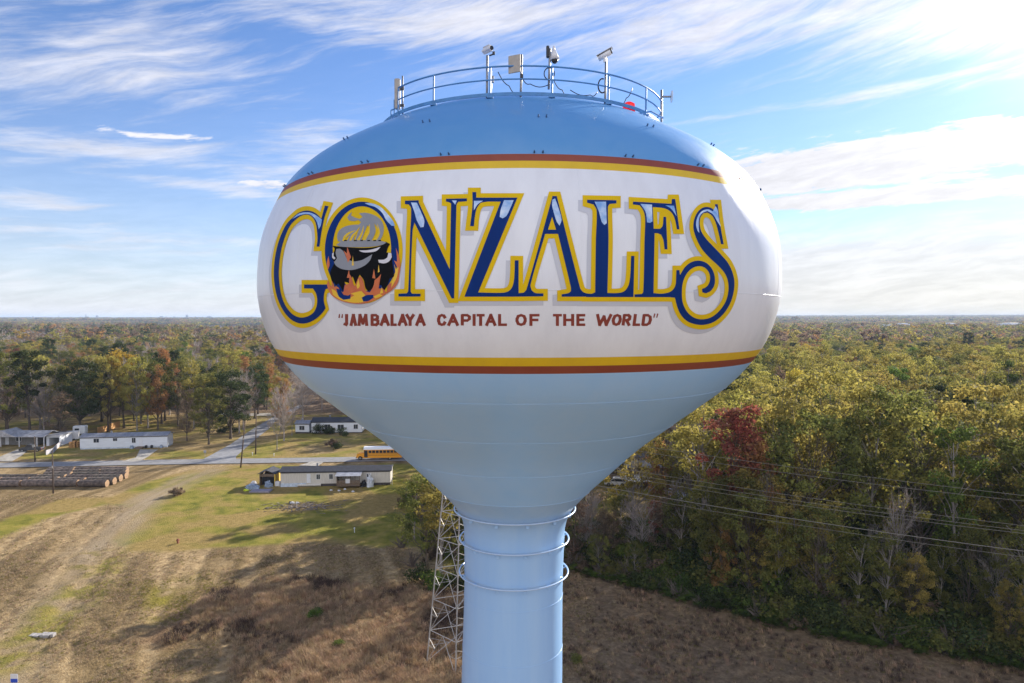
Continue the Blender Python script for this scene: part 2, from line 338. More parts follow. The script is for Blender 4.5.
for q, (ch, P, holes, hls) in enumerate(L_):
    if ch == 'G': P = [(x_+max(0, 292-x_)*.055, y_) for x_, y_ in P]; hls = [[(x_+max(0, 292-x_)*.055, y_) for x_, y_ in h] for h in hls]
    Ps = ccw(smooth_poly(P)); H = [ccw(smooth_poly(h))[::-1] for h in (holes or [])]
    W = 4.5 if ch != 'O' else 4.3
    sx = SXF[ch]; S_ = np.array([sx, 1.])
    G = [offset_poly(Ps/S_, W)*S_]
    if ch != 'A': G += [offset_poly(h/S_, W)*S_ for h in H]
    if ch == 'S': G = [ccw(x) for x in G]
    g = decal('letter', G, .014+.0006*q, M_gold2, WT); g['label'] = 'gold outline of the letter %s with its blue face' % ch
    sh = decal('drop_shadow', [x+np.array([-4.5*sx, 4.6]) for x in G], .005+.0005*q, M_shade, g)
    if ch == 'O': H = [ccw(np.array(crop(ell(252,335,166,241),318,190,5.69)))[::-1]]
    decal('letter_face', [Ps]+H, .022, M_navy, g)
    for h in hls: decal('highlight', [ccw(smooth_poly(h))], .027, M_hl, g)
    if ch == 'O': OG = g
M_gold3 = mat('yellow_strand_paint', (.72, .49, .006), .6)
# the pot over the fire inside the O
o5 = lambda pts: ccw(smooth_poly(crop(pts,318,190,5.69)))
M_grey = paint('grey_paint', (.25, .27, .31), (.29, .31, .35), rough=.6, coat=0); M_black = paint('black_paint', (.003, .003, .004), (.004, .005, .007), rough=.6, coat=0)
M_oran = mat('flame_orange_paint', (.66, .19, .05), .6, col2=(.50, .11, .05), nscale=1.2); M_yel = mat('flame_yellow_paint', (.78, .50, .03), .4); M_pale = mat('pale_grey_paint', (.62, .62, .68), .4)
decal('steam', [o5([(195,128),(180,140),(170,158),(178,174),(205,178),(232,172),(248,184),(236,198),(200,200),(160,208),(125,230),(112,262),(116,292),(150,298),(158,278),(186,254),(168,288),(172,298),(200,296),(222,240),(243,212),(226,250),(212,296),(245,296),(264,250),(284,200),(294,214),(276,258),(260,298),(300,298),(318,268),(330,235),(322,190),(340,215),(346,250),(326,298),(352,292),(370,258),(376,220),(368,185),(345,158),(310,140),(270,131),(236,134),(256,154),(240,166),(212,158),(190,146)])], .024, M_grey, OG)
def stroke(pts, w):
    P = np.array(pts, float); d = np.gradient(P, axis=0); d /= np.hypot(d[:, 0], d[:, 1])[:, None]; n = np.stack([-d[:, 1], d[:, 0]], 1); ww = np.array(w)[:, None]; return [tuple(p) for p in np.vstack([P+n*ww, (P-n*ww)[::-1]])]
for st_, w_ in (([(148,292),(156,268),(180,246),(214,232)],[7,7,5,1]), ([(186,290),(200,262),(222,238),(240,212)],[6,6,4,1]), ([(228,292),(244,264),(256,236),(262,205)],[7,6,4,1]), ([(262,296),(274,268),(290,240),(296,196)],[7,7,6,1]), ([(318,294),(338,270),(350,240),(340,196)],[8,7,5,1])):
    decal('steam_gap', [o5(stroke(st_, w_))], .0255, M_gold3, OG)
decal('pot_body', [o5([(86,318),(120,322),(250,330),(350,320),(387,294),(412,308),(400,330),(392,356),(414,358),(428,376),(425,400),(430,440),(436,495),(412,502),(396,545),(376,576),(364,542),(346,540),(330,512),(314,558),(290,576),(274,560),(262,512),(240,482),(216,536),(200,492),(180,530),(156,522),(146,576),(120,532),(100,546),(80,512),(72,470),(84,440),(100,410),(84,396),(79,372),(95,350),(98,334)])], .026, M_black, OG)
decal('pot_rim', [o5([(108,312),(130,297),(180,289),(250,286),(320,288),(372,293),(392,300),(370,312),(320,322),(250,326),(170,325),(125,321)])], .030, M_grey, OG)
for x_ in (152, 208, 244, 284, 318, 346): decal('rim_dash', [o5([(x_, 286), (x_+16, 285), (x_+16, 291), (x_, 292)])], .034, M_black, OG)
decal('pot_shine', [o5([(108,336),(128,334),(148,350),(165,388),(200,406),(250,400),(282,384),(312,366),(298,402),(262,434),(200,455),(140,450),(105,430),(96,412),(112,388),(104,360)]), ], .031, M_grey, OG)
decal('pot_glint', [o5([(236,345),(300,341),(360,324),(334,348),(285,356),(255,354)]), o5([(345,398),(380,396),(398,384),(403,358),(420,360),(423,382),(408,406),(380,418),(350,414)]), o5([(84,362),(94,356),(92,376),(104,388),(96,396),(84,385)])], .032, M_pale, OG)
decal('fire', [o5([(56,540),(62,512),(72,540),(84,548),(80,510),(96,548),(118,552),(138,582),(150,578),(156,540),(180,532),(184,480),(196,500),(204,534),(214,548),(232,500),(248,492),(262,524),(272,574),(298,582),(318,548),(326,512),(345,498),(362,478),(356,510),(348,560),(372,560),(392,582),(402,542),(428,520),(446,470),(454,440),(436,402),(452,410),(452,380),(446,330),(462,372),(472,430),(466,480),(458,525),(432,562),(388,592),(334,622),(268,644),(198,644),(130,628),(78,594)]), o5([(60,456),(54,420),(64,376),(70,425)]), o5([(150,345),(168,362),(170,322),(184,362),(192,382),(174,414),(164,382)]), o5([(168,500),(180,455),(186,500)]), o5([(312,500),(322,450),(330,505)])], .033, M_oran, OG)
decal('fire_light', [o5([(80,560),(104,574),(130,606),(170,622),(210,600),(192,588),(230,578),(250,574),(275,600),(258,616),(290,630),(240,640),(190,638),(130,622),(90,596)]), o5([(222,545),(234,505),(242,548),(230,562)]), o5([(196,430),(202,375),(208,430)]), o5([(344,470),(348,425),(354,465)]), o5([(436,420),(446,450),(462,440),(450,500),(420,556),(426,512),(442,470)]), o5([(318,606),(352,590),(372,600),(330,616)]), o5([(355,590),(366,552),(374,585)])], .035, M_yel, OG)
for c_ in ([(108,560),(128,566),(150,596),(176,600),(190,592),(188,618),(150,624),(122,604)], [(252,612),(278,598),(318,596),(320,612),(290,630),(262,634)], [(92,520),(108,545),(98,552)]): decal('coal', [o5(c_)], .037, M_navy, OG)
# slogan letters from strokes
GL = {'A': [[(0,0),(.5,1),(1,0)],[(.2,.33),(.8,.33)]], 'B': [[(0,0),(0,1),(.65,1),(.92,.88),(.92,.66),(.65,.53),(0,.53)],[(.6,.53),(1,.38),(1,.14),(.7,0),(0,0)]], 'C': [[(1,.74),(.82,.95),(.5,1),(.15,.9),(0,.6),(0,.4),(.15,.1),(.5,0),(.82,.05),(1,.26)]],
 'D': [[(0,0),(0,1),(.55,1),(.9,.84),(1,.5),(.9,.16),(.55,0),(0,0)]], 'E': [[(1,0),(0,0),(0,1),(1,1)],[(0,.52),(.85,.52)]], 'F': [[(0,0),(0,1),(1,1)],[(0,.5),(.85,.5)]], 'H': [[(0,0),(0,1)],[(1,0),(1,1)],[(0,.5),(1,.5)]], 'I': [[(.5,0),(.5,1)]],
 'J': [[(1.1,1),(1.1,.12),(.6,0),(-.6,.06)]], 'L': [[(0,1),(0,0),(1,0)]], 'M': [[(0,0),(.12,1),(.5,.15),(.88,1),(1,0)]], 'O': [[(.5,0),(.15,.1),(0,.4),(0,.6),(.15,.9),(.5,1),(.85,.9),(1,.6),(1,.4),(.85,.1),(.5,0)]], 'P': [[(0,0),(0,1),(.7,1),(1,.85),(1,.6),(.7,.44),(0,.44)]],
 'R': [[(0,0),(0,1),(.7,1),(1,.86),(1,.62),(.7,.47),(0,.47)],[(.5,.47),(1,0)]], 'T': [[(.5,0),(.5,1)],[(0,1),(1,1)]], 'W': [[(0,1),(.25,0),(.5,.85),(.75,0),(1,1)]], 'Y': [[(.5,0),(.5,.48),(0,1)],[(.5,.48),(1,1)]]}
def word(seq, ox, sx):
    out = []
    for ch, a, b in seq:
        x0, x1 = ox+a/sx, ox+b/sx; xm = (x0+x1)/2
        sk = 0. if ch in 'JAMBLYCPITOFHE' and xm < 590 else 1.3
        yt, yb = 313.9, 325.9; w = 2.75
        if ch == '"':
            for x in (x0+.3, x0+3.2):
                s = 1 if xm > 500 else -1; q = 0 if s > 0 else 1
                out.append(np.array([(x, yt-.4+2.2*q), (x+1.8, yt-.4+2.2*q), (x+1.8-s*0, yt+2.2+1.4*q), (x+.2+1.2*(s < 0), yt+4.4-4.6*q), (x+.6, yt+2)]) if False else np.array([(x+.9, yt-.6), (x+2.2, yt-.2), (x+1.0, yt+3.9), (x-.1, yt+3.6)] if s > 0 else [(x+.8, yt), (x+1.7, yt+.2), (x+1.6, yt+3.9), (x, yt+3.9)]))
            continue
        for st in GL[ch]:
            pp = [(x0+w/2+u*(x1-x0-w)+sk*(v-.5), yb-w*.45-v*(yb-yt-w*.9)) for u, v in st]
            ends = pp[0] == pp[-1]
            for (ax_, ay), (bx, by) in zip(pp[:-1], pp[1:]):
                d = math.hypot(bx-ax_, by-ay)+1e-9; ux, uy = (bx-ax_)/d, (by-ay)/d; h = w/2; ww = h*(1.12 if abs(ux) < .8 else .92); e = h*.55 if (len(pp) > 5) else h*.85
                out.append(np.array([(ax_-ux*e+uy*ww, ay-uy*e-ux*ww), (bx+ux*e+uy*ww, by+uy*e-ux*ww), (bx+ux*e-uy*ww, by+uy*e+ux*ww), (ax_-ux*e-uy*ww, ay-uy*e+ux*ww)]))
    return [ccw(o) for o in out]
M_red = paint('brick_red_lettering_paint', (.21, .03, .022), (.25, .042, .03))
WORDS = [([('"',46,70),('J',80,102),('A',113,154),('M',158,217),('B',232,281),('A',284,340),('L',345,381),('A',386,441),('Y',430,482),('A',486,544)],330,5.689),
 ([('C',610,662),('A',668,733),('P',745,801),('I',808,832),('T',833,881),('A',884,946),('L',957,1008)],330,5.689), ([('O',89,151),('F',168,226)],500,5.689), ([('T',300,353),('H',360,421),('E',435,486)],500,5.689),
 ([('W',544,634),('O',637,691),('R',696,744),('L',758,801),('D',808,863),('"',870,903)],500,5.689)]
for i, (s, ox, sx) in enumerate(WORDS):
    decal('slogan_word', word(s, ox, sx), .006, M_red, WT, grid=2.5)
# ------------------------------------------------------------------ railing on the dome
RR = 6.63; ZB, ZT_ = 8.66, 9.70
def rp_(a, z, r=RR): return (axx(z)+r*math.sin(a), D-r*math.cos(a), CH+z)
def ang_at(px):          # front azimuth whose rail point projects to px
    best = min(np.linspace(-1.45, 1.45, 3000), key=lambda a: abs(CX+F*(axx(9)+RR*math.sin(a))/(D-RR*math.cos(a))-px)); return float(best)
A0_ = ang_at(399.5); ARC = np.linspace(A0_, A0_+2*PI-.95, 120)
rail = wt(MB().tube([rp_(a, ZT_) for a in ARC], .035, 8).build('guard_rail', M_blued, smooth=True))
def sub(o, par): o.parent = par; return o
sub(MB().tube([rp_(a, (ZB+ZT_)/2+.02) for a in ARC], .03, 8).build('mid_rail', M_blued, smooth=True), rail)
tb = MB(); n = 120; V = []
for a in np.linspace(0, 2*PI, n, endpoint=False):
    for r_, z_ in ((RR-.02, ZB-.09), (RR+.02, ZB-.09), (RR+.02, ZB+.04), (RR-.02, ZB+.04)): V.append(rp_(a, z_, r_))
tb.add(V, [(i*4+j, ((i+1) % n)*4+j, ((i+1) % n)*4+(j+1) % 4, i*4+(j+1) % 4) for i in range(n) for j in range(4)]); sub(tb.build('toe_board', M_blued), rail)
def ang_at(px):          # front azimuth whose rail point projects to px
    best = min(np.linspace(-1.45, 1.45, 3000), key=lambda a: abs(CX+F*(axx(9)+RR*math.sin(a))/(D-RR*math.cos(a))-px)); return float(best)
pa = [ang_at(x) for x in (399.5, 434.5, 490.5, 551.5, 607.5, 644.5)]
step = (pa[3]-pa[2]); allp = pa+[pa[-1]+.42*(k+1) for k in range(8)]
for a in allp:
    p = MB().tube([rp_(a, ZB-.45), rp_(a, ZT_)], .035, 8); q = rp_(a, float(zt[np.argmin(np.abs(rt-RR)+99*(zt < 5))])+.02)
    p.box(q[0]-.12, q[1]-.12, q[2]-.04, q[0]+.12, q[1]+.12, q[2]+.03); sub(p.build('post', M_blued, smooth=False), rail)
# hatch and vent on the crown
v_ = MB().tube([(axx(9.7), D, CH+9.6), (axx(9.7), D, CH+10.15)], .55, 24).tube([(axx(9.7), D, CH+10.15), (axx(9.7), D, CH+10.4)], [.8, .25], 24); wt(v_.build('roof_vent', M_blued))
# equipment clamped to the railing
M_galv = mat('galvanised_steel', (.33, .33, .34), .45, .7, noise=.2, nscale=6); M_cam = mat('white_camera_shell', (.72, .73, .76), .35); M_dark = mat('dark_plastic', (.02, .02, .025), .4); M_tan = mat('weathered_beige_plastic', (.42, .38, .33), .5, noise=.15, nscale=3)
def zpix(py, Y): return atY(0, py, Y).z
def eq(name, px, pytop, label, cat, r=RR-.1, group=None):
    a = ang_at(px); x, y, _ = rp_(a, 9, r); e = empty(name, (x, y, CH+ZB-.35), 0, label, cat, group); zt_ = zpix(pytop, y)-(CH+ZB-.35); return e, zt_
GA = 'cameras and antennas on poles along the dome railing'
e, h = eq('security_camera', 486.5, 55.5, 'white box camera on the tallest left pole of the dome railing, lens tilted up left', 'camera', group=GA)
MB().tube([(0, 0, 0), (.02, 0, h)], .045, 8).build('pole', M_galv, e, True)
b = MB().box(-.1, -.25, -.1, .1, .25, .1, bev=.03).build('housing', M_cam, e); b.location = (0.03, 0, h+.22); b.rotation_euler = (0, R(35), R(40))
l = MB().tube([(0, -.28, 0), (0, -.2, 0)], .08, 14).build('lens', M_dark, b)
l2 = MB().box(-.12, -.14, .105, .12, .26, .125).build('sun_shade', M_cam, b)
c2 = MB().tube([(.1, -.03, h-.02), (.28, -.03, h+.05)], .03, 6).box(.22, -.08, h+.03, .32, .04, h+.13).build('arm', M_dark, e)
e, h = eq('bracket_post', 489.5, 71, 'short steel pipe standing just right of the left box camera pole', 'pipe', RR-.3)
MB().tube([(0, 0, 0), (0, 0, h)], .04, 8).build('pole', M_cam, e, True); MB().box(-.05, -.06, h-.45, .12, .04, h-.2).build('junction_box', M_galv, e)
e, h = eq('flat_panel_antenna', 520.5, 54.5, 'square beige flat panel antenna on a pole in the middle of the railing', 'antenna', group=GA)
MB().tube([(0, 0, 0), (.04, 0, h)], .045, 8).build('pole', M_galv, e, True)
b = MB().box(-.26, -.03, -.34, .26, .03, .34, bev=.02).build('panel', M_tan, e); b.location = (-.24, -.1, h-.4); b.rotation_euler = (0, 0, R(-28))
MB().tube([(.03, 0, h-.3), (-.12, -.08, h-.3)], .04, 6).box(-.02, -.05, h-.95, .1, .08, h-.75).build('clamp', M_dark, e)
e, h = eq('dome_camera', 548.8, 46, 'dome camera hanging from a tall pole on the railing right of centre', 'camera', group=GA)
MB().tube([(0, 0, .55), (.05, 0, h-.1)], .045, 8).build('pole', M_galv, e, True)
MB().box(-.1, -.08, h-.45, .02, .1, h+.0, bev=.03).build('mount_box', M_dark, e)
MB().tube([(.2, 0, h), (.2, 0, h-.22)], [.04, .07], 10).tube([(.2, 0, h-.2), (.23, 0, h-.52)], [.09, .19], 14).build('housing', M_cam, e, True)
MB().ball((.23, 0, h-.55), .13).build('lens', M_dark, e, True)
MB().tube([(.02+.2*math.cos(a), 0, 1.15+.23*math.sin(a)) for a in np.linspace(0, 2*PI, 20, endpoint=False)], .022, 6, closed=True).build('cable_coil', M_dark, e)
e, h = eq('bullet_camera', 605.3, 61, 'silver bullet camera on a pole near the right of the railing, looking up right', 'camera', group=GA)
MB().tube([(0, 0, -.2), (.04, 0, h)], .045, 8).build('pole', M_galv, e, True)
b = MB().tube([(-.33, 0, 0), (.22, 0, 0)], .11, 14).build('housing', M_cam, e, True); b.location = (.03, 0, h+.25); b.rotation_euler = (0, R(-24), R(-18))
MB().tube([(.22, 0, 0), (.27, 0, 0)], .09, 14).build('lens', M_dark, b)
MB().box(-.35, -.12, .1, .34, .12, .125).build('sun_shade', M_galv, b)
MB().tube([(.0, 0, h-.05), (.0, 0, h+.12)], .07, 8).build('joint', M_cam, e)
MB().tube([(-.1+.17*math.cos(a), 0, .95+.28*math.sin(a)) for a in np.linspace(PI*.4, 2*PI*.9, 16)], .03, 6).build('cable_coil', M_dark, e)
e, h = eq('sector_antenna', 398.0, 76, 'tall slim grey sector antenna at the left end of the dome railing', 'antenna', RR-.15, group=GA)
e.location.x += .12
MB().tube([(0, 0, .2), (0, 0, h)], .035, 8).build('pole', M_galv, e, True)
MB().box(-.34, -.1, .55, -.1, .12, h-.12, bev=.04).build('radome', M_tan, e)
MB().box(-.12, -.04, .66, .06, .05, .76).box(-.12, -.04, 1.35, .06, .05, 1.42).box(-.12, -.04, h-.5, .06, .05, h-.43).build('clamp', M_dark, e)
br = MB()
for P in ([(-.5, 0, -.25), (-.5, 0, .5)], [(-.36, 0, -.15), (-.36, 0, .95)], [(-.34, 0, .35), (-.05, 0, -.1)], [(-.4, 0, -.1), (-.12, 0, .3)], [(-.5, 0, .5), (-.36, 0, .56)]): br.tube(P, .03, 6)
br.build('brace', M_blued, e)
a = ang_at(644.5)+.33
x, y, _ = rp_(a, 9, RR+.02)
e = empty('dish_antenna', (x, y, CH+ZB-.35), 0, 'small white dish antenna on the pole at the right end of the railing', 'antenna', GA)
h = zpix(90, y)-(CH+ZB-.35)
MB().tube([(0, 0, -.1), (0, 0, h)], .05, 8).build('pole', M_galv, e, True)
MB().tube([(.42, 0, h-.3), (.44, 0, h-.3), (.46, 0, h-.3)], [.17, .27, .28], 18).build('dish', M_cam, e)
MB().tube([(.05, 0, h-.3), (.44, 0, h-.3)], .05, 8).build('feed', M_galv, e)
# red obstruction light
a = ang_at(634.5); x, y, _ = rp_(a, 9, RR-.35)
zz = zpix(111, y)
e = empty('obstruction_light', (x, y, zz-.1), 0, 'red aviation warning light glowing inside the right end of the dome railing', 'warning light')
MB().tube([(0, 0, -.35), (0, 0, .05)], .1, 10).tube([(.1, 0, -.05), (.9, -.2, .02), (1.5, .3, -.1)], .035, 6).build('base', M_blued, e)
MB().tube([(0, 0, .05), (0, 0, .38), (0, 0, .46)], [.26, .25, .12], 18).build('lens', mat('red_lamp_glass', (.75, .02, .015), .25, emit=.35), e, True)
# loose cables on the rail
def cable(P, label):
    pts = [Vector(p) for p in P]; o = []
    for i in range(len(pts)-1):
        for k in range(6):
            t = k/6; q = pts[i].lerp(pts[i+1], t); q.z -= .1*math.sin(PI*t); o.append(q)
    o.append(pts[-1]); return tag(MB().tube(o, .018, 5).build('cable', M_dark, None, True), label, 'cable')
def rpx(px, py, r=RR-.05): a_ = ang_at(px); x_, y_, _ = rp_(a_, 9, r); return (x_, y_, zpix(py, y_))
cable([rpx(498, 72), rpx(509, 86), rpx(517, 94)], 'thin cable slanting from the left camera pole down to the dome')
cable([rpx(522, 78), rpx(530, 84), rpx(548, 85)], 'thin cable running right from the square panel antenna')
cable([rpx(553.5, 80), rpx(562, 90), rpx(569, 97)], 'thin cable slanting down right of the dome camera pole')
cable([rpx(570, 90), rpx(590, 95), rpx(597, 92)], 'thin cable sagging between dome camera and bullet camera')
cable([rpx(632, 88), rpx(626, 98), rpx(620, 105)], 'thin cable slanting down left of the red warning light')
#@@PART2
# ------------------------------------------------------------------ noise on arrays
def vnoise(x, y, s, seed=0):
    """value noise, vectorised"""
    x = np.asarray(x, float)/s+37.7*seed; y = np.asarray(y, float)/s-11.3*seed
    xi = np.floor(x).astype(np.int64); yi = np.floor(y).astype(np.int64); fx = x-xi; fy = y-yi; fx = fx*fx*(3-2*fx); fy = fy*fy*(3-2*fy)
    def h(a, b):
        n = (a*374761393+b*668265263+seed*982451653) & 0xffffffff; n = ((n ^ (n >> 13))*1274126177) & 0xffffffff; return ((n ^ (n >> 16)) & 0xffff)/65535.
    return (h(xi, yi)*(1-fx)+h(xi+1, yi)*fx)*(1-fy)+(h(xi, yi+1)*(1-fx)+h(xi+1, yi+1)*fx)*fy
def fbm(x, y, s, seed=0, o=4): return sum(vnoise(x, y, s/2**k, seed+k)*.5**k for k in range(o))/(2-2*.5**o)
def pip(x, y, P):
    x = np.asarray(x, float); y = np.asarray(y, float); c = np.zeros(x.shape, bool); P = np.array(P)
    for (x0, y0), (x1, y1) in zip(P, np.roll(P, -1, 0)):
        if y0 == y1: continue
        c ^= ((y0 > y) != (y1 > y)) & (x < (x1-x0)*(y-y0)/(y1-y0)+x0)
    return c
def pdist(x, y, P, closed=False):
    d = np.full(np.shape(x), 1e9); P = list(P); S = list(zip(P, P[1:]+([P[0]] if closed else [])))
    for (x0, y0), (x1, y1) in S:
        l = (x1-x0)**2+(y1-y0)**2+1e-9; t = np.clip(((x-x0)*(x1-x0)+(y-y0)*(y1-y0))/l, 0, 1); d = np.minimum(d, np.hypot(x-x0-t*(x1-x0), y-y0-t*(y1-y0)))
    return d
def sm(x, a, b): t = np.clip((x-a)/(b-a), 0, 1); return t*t*(3-2*t)
def soft(x, y, P, w):
    d = pdist(x, y, P, True); return sm(np.where(pip(x, y, P), d, -d), -w, w)
PX = lambda pts: [at(a, b) for a, b in pts]
# ------------------------------------------------------------------ layout of the ground
LAWN = PX([(-120,560),(60,500),(110,498),(150,480),(190,470),(232,466),(470,462),(560,500),(640,560),(560,590),(440,566),(415,548),(300,545),(190,552),(128,554),(100,540),(140,510),(110,505),(40,520),(-120,590)])
TRACK2 = PX([(100,560),(78,585),(55,612),(30,640),(0,665)])
TRACK = PX([(212,470),(185,482),(150,500),(112,528),(88,560),(62,590),(35,620),(10,655),(-10,690)])
BRUSH = PX([(196,596),(290,580),(360,590),(440,585),(470,600),(470,760),(300,760),(255,690),(225,640),(130,640),(190,616)])
GREENP = PX([(135,585),(200,575),(240,590),(215,615),(170,622),(140,605)])
WOODEDGE = [(5.5, 104), (8, 97), (16.5, 90.5), (22.9, 85), (32, 78), (41, 74), (51, 69.4), (75, 58)]
ROAD_A = [(-420, 137.5), (-120, 164.2), (-85, 167.6), (-30, 171.6), (60, 178), (240, 190)]
def swath(x, y):
    u = pdist(x, y, TRACK)+3*fbm(x, y, 22, 8); v = y*.9+x*.4
    return .6*sm(vnoise(u/1.5, v/16., 1., 88), .25, .75)+.4*sm(vnoise(u/.7, v/9., 1., 89), .3, .7)
def gheight(x, y):
    n = (fbm(x, y, 9., 3)-.5)
    rough = 1-sm(pdist(x, y, ROAD_A), 4, 12)
    inl = soft(x, y, LAWN, 3)
    return (1-sm(y, 146, 160))*n*(.5-.38*inl)*(1-rough)+((.34*(vnoise(x, y, 1.3, 9)-.5)+.16*swath(x, y)*(x < 0))*(1-inl)*(1-rough))*(y < 125)
def axis_(segs):
    out = [segs[0][0]]
    for a, b, s in segs:
        n = max(1, int(round((b-a)/s))); out += list(np.linspace(a, b, n+1)[1:])
    return np.array(out)
xs = axis_([(-14000, -3000, 2200), (-3000, -600, 300), (-600, -160, 20), (-160, -95, 1.2), (-95, 70, .55), (70, 160, 2), (160, 600, 20), (600, 3000, 300), (3000, 14000, 2200)])
ys = axis_([(-14000, -2000, 2000), (-2000, -100, 200), (-100, 50, 15), (50, 58, 1), (58, 135, .5), (135, 250, 1.1), (250, 600, 10), (600, 3000, 150), (3000, 16000, 1500)])
X, Y = np.meshgrid(xs, ys); nx, ny = len(xs), len(ys); x = X.ravel(); y = Y.ravel()
near = (np.abs(x) < 170) & (y > 45) & (y < 300)
z = np.where(near, gheight(x, y), 0)
i, j = np.meshgrid(np.arange(ny-1), np.arange(nx-1), indexing='ij'); q = (i*nx+j).ravel()
FQ = np.stack([q, q+1, q+nx+1, q+nx], -1)
# masks: lawn, track, brush, wood floor
wx = x+3*(fbm(x, y, 14, 21)-.5)*2; wy = y+3*(fbm(x, y, 14, 22)-.5)*2
lawn = soft(wx, wy, LAWN, 1.2)*near
far_lawn = ((y > 170) & (y < 250) & (x < 20) & near)*sm(y, 171, 173)*(.3+.6*sm(fbm(x, y, 14, 5), .42, .58))
lawn = np.maximum(lawn, far_lawn)
clear = soft(x, y, [(8, 112), (30, 108), (34, 150), (12, 152)], 3)*near; lawn = np.maximum(lawn, clear)
greenb = sm(fbm(x, y, 7, 31), .42, .62)
gtrk = (1-sm(pdist(wx, wy, TRACK2), 1.5, 5.0))*near*sm(fbm(x, y, 3, 34), .25, .5)
sw = swath(x, y)
track = (1-sm(pdist(wx, wy, TRACK), 1.5, 6.0))*near*(.35+.65*sw)
ruts = sum((1-sm(np.abs(pdist(x, y, TRACK)-o_), .12, .5)) for o_ in (.6, 2.2, 3.9))*near*sm(fbm(x, y, 9, 44), .3, .55)
brush = soft(wx+5*(fbm(x, y, 7, 25)-.5), wy+5*(fbm(x, y, 7, 26)-.5), BRUSH, 2.5)*near*(.25+.75*sm(fbm(x, y, 5, 27), .36, .58))
gp = soft(wx, wy, GREENP, 2.5)*near*sm(fbm(x, y, 3, 71), .35, .6)
edge = np.array(WOODEDGE); woody = np.interp(x, edge[:, 0], edge[:, 1], left=400, right=58)
wood = sm(y-woody, -2.5, 2.5)*(x > 3)*(1-clear)
wood = np.maximum(wood, (y > 250)*1.)
wood = np.where(near | (y > 250), wood, 0.6)
wood = np.maximum(wood, sm(x, 1, 7)*(y < woody+3)*near*(.55+.4*fbm(x, y, 8, 49)))
# mowing / tyre swaths curving across the dry field

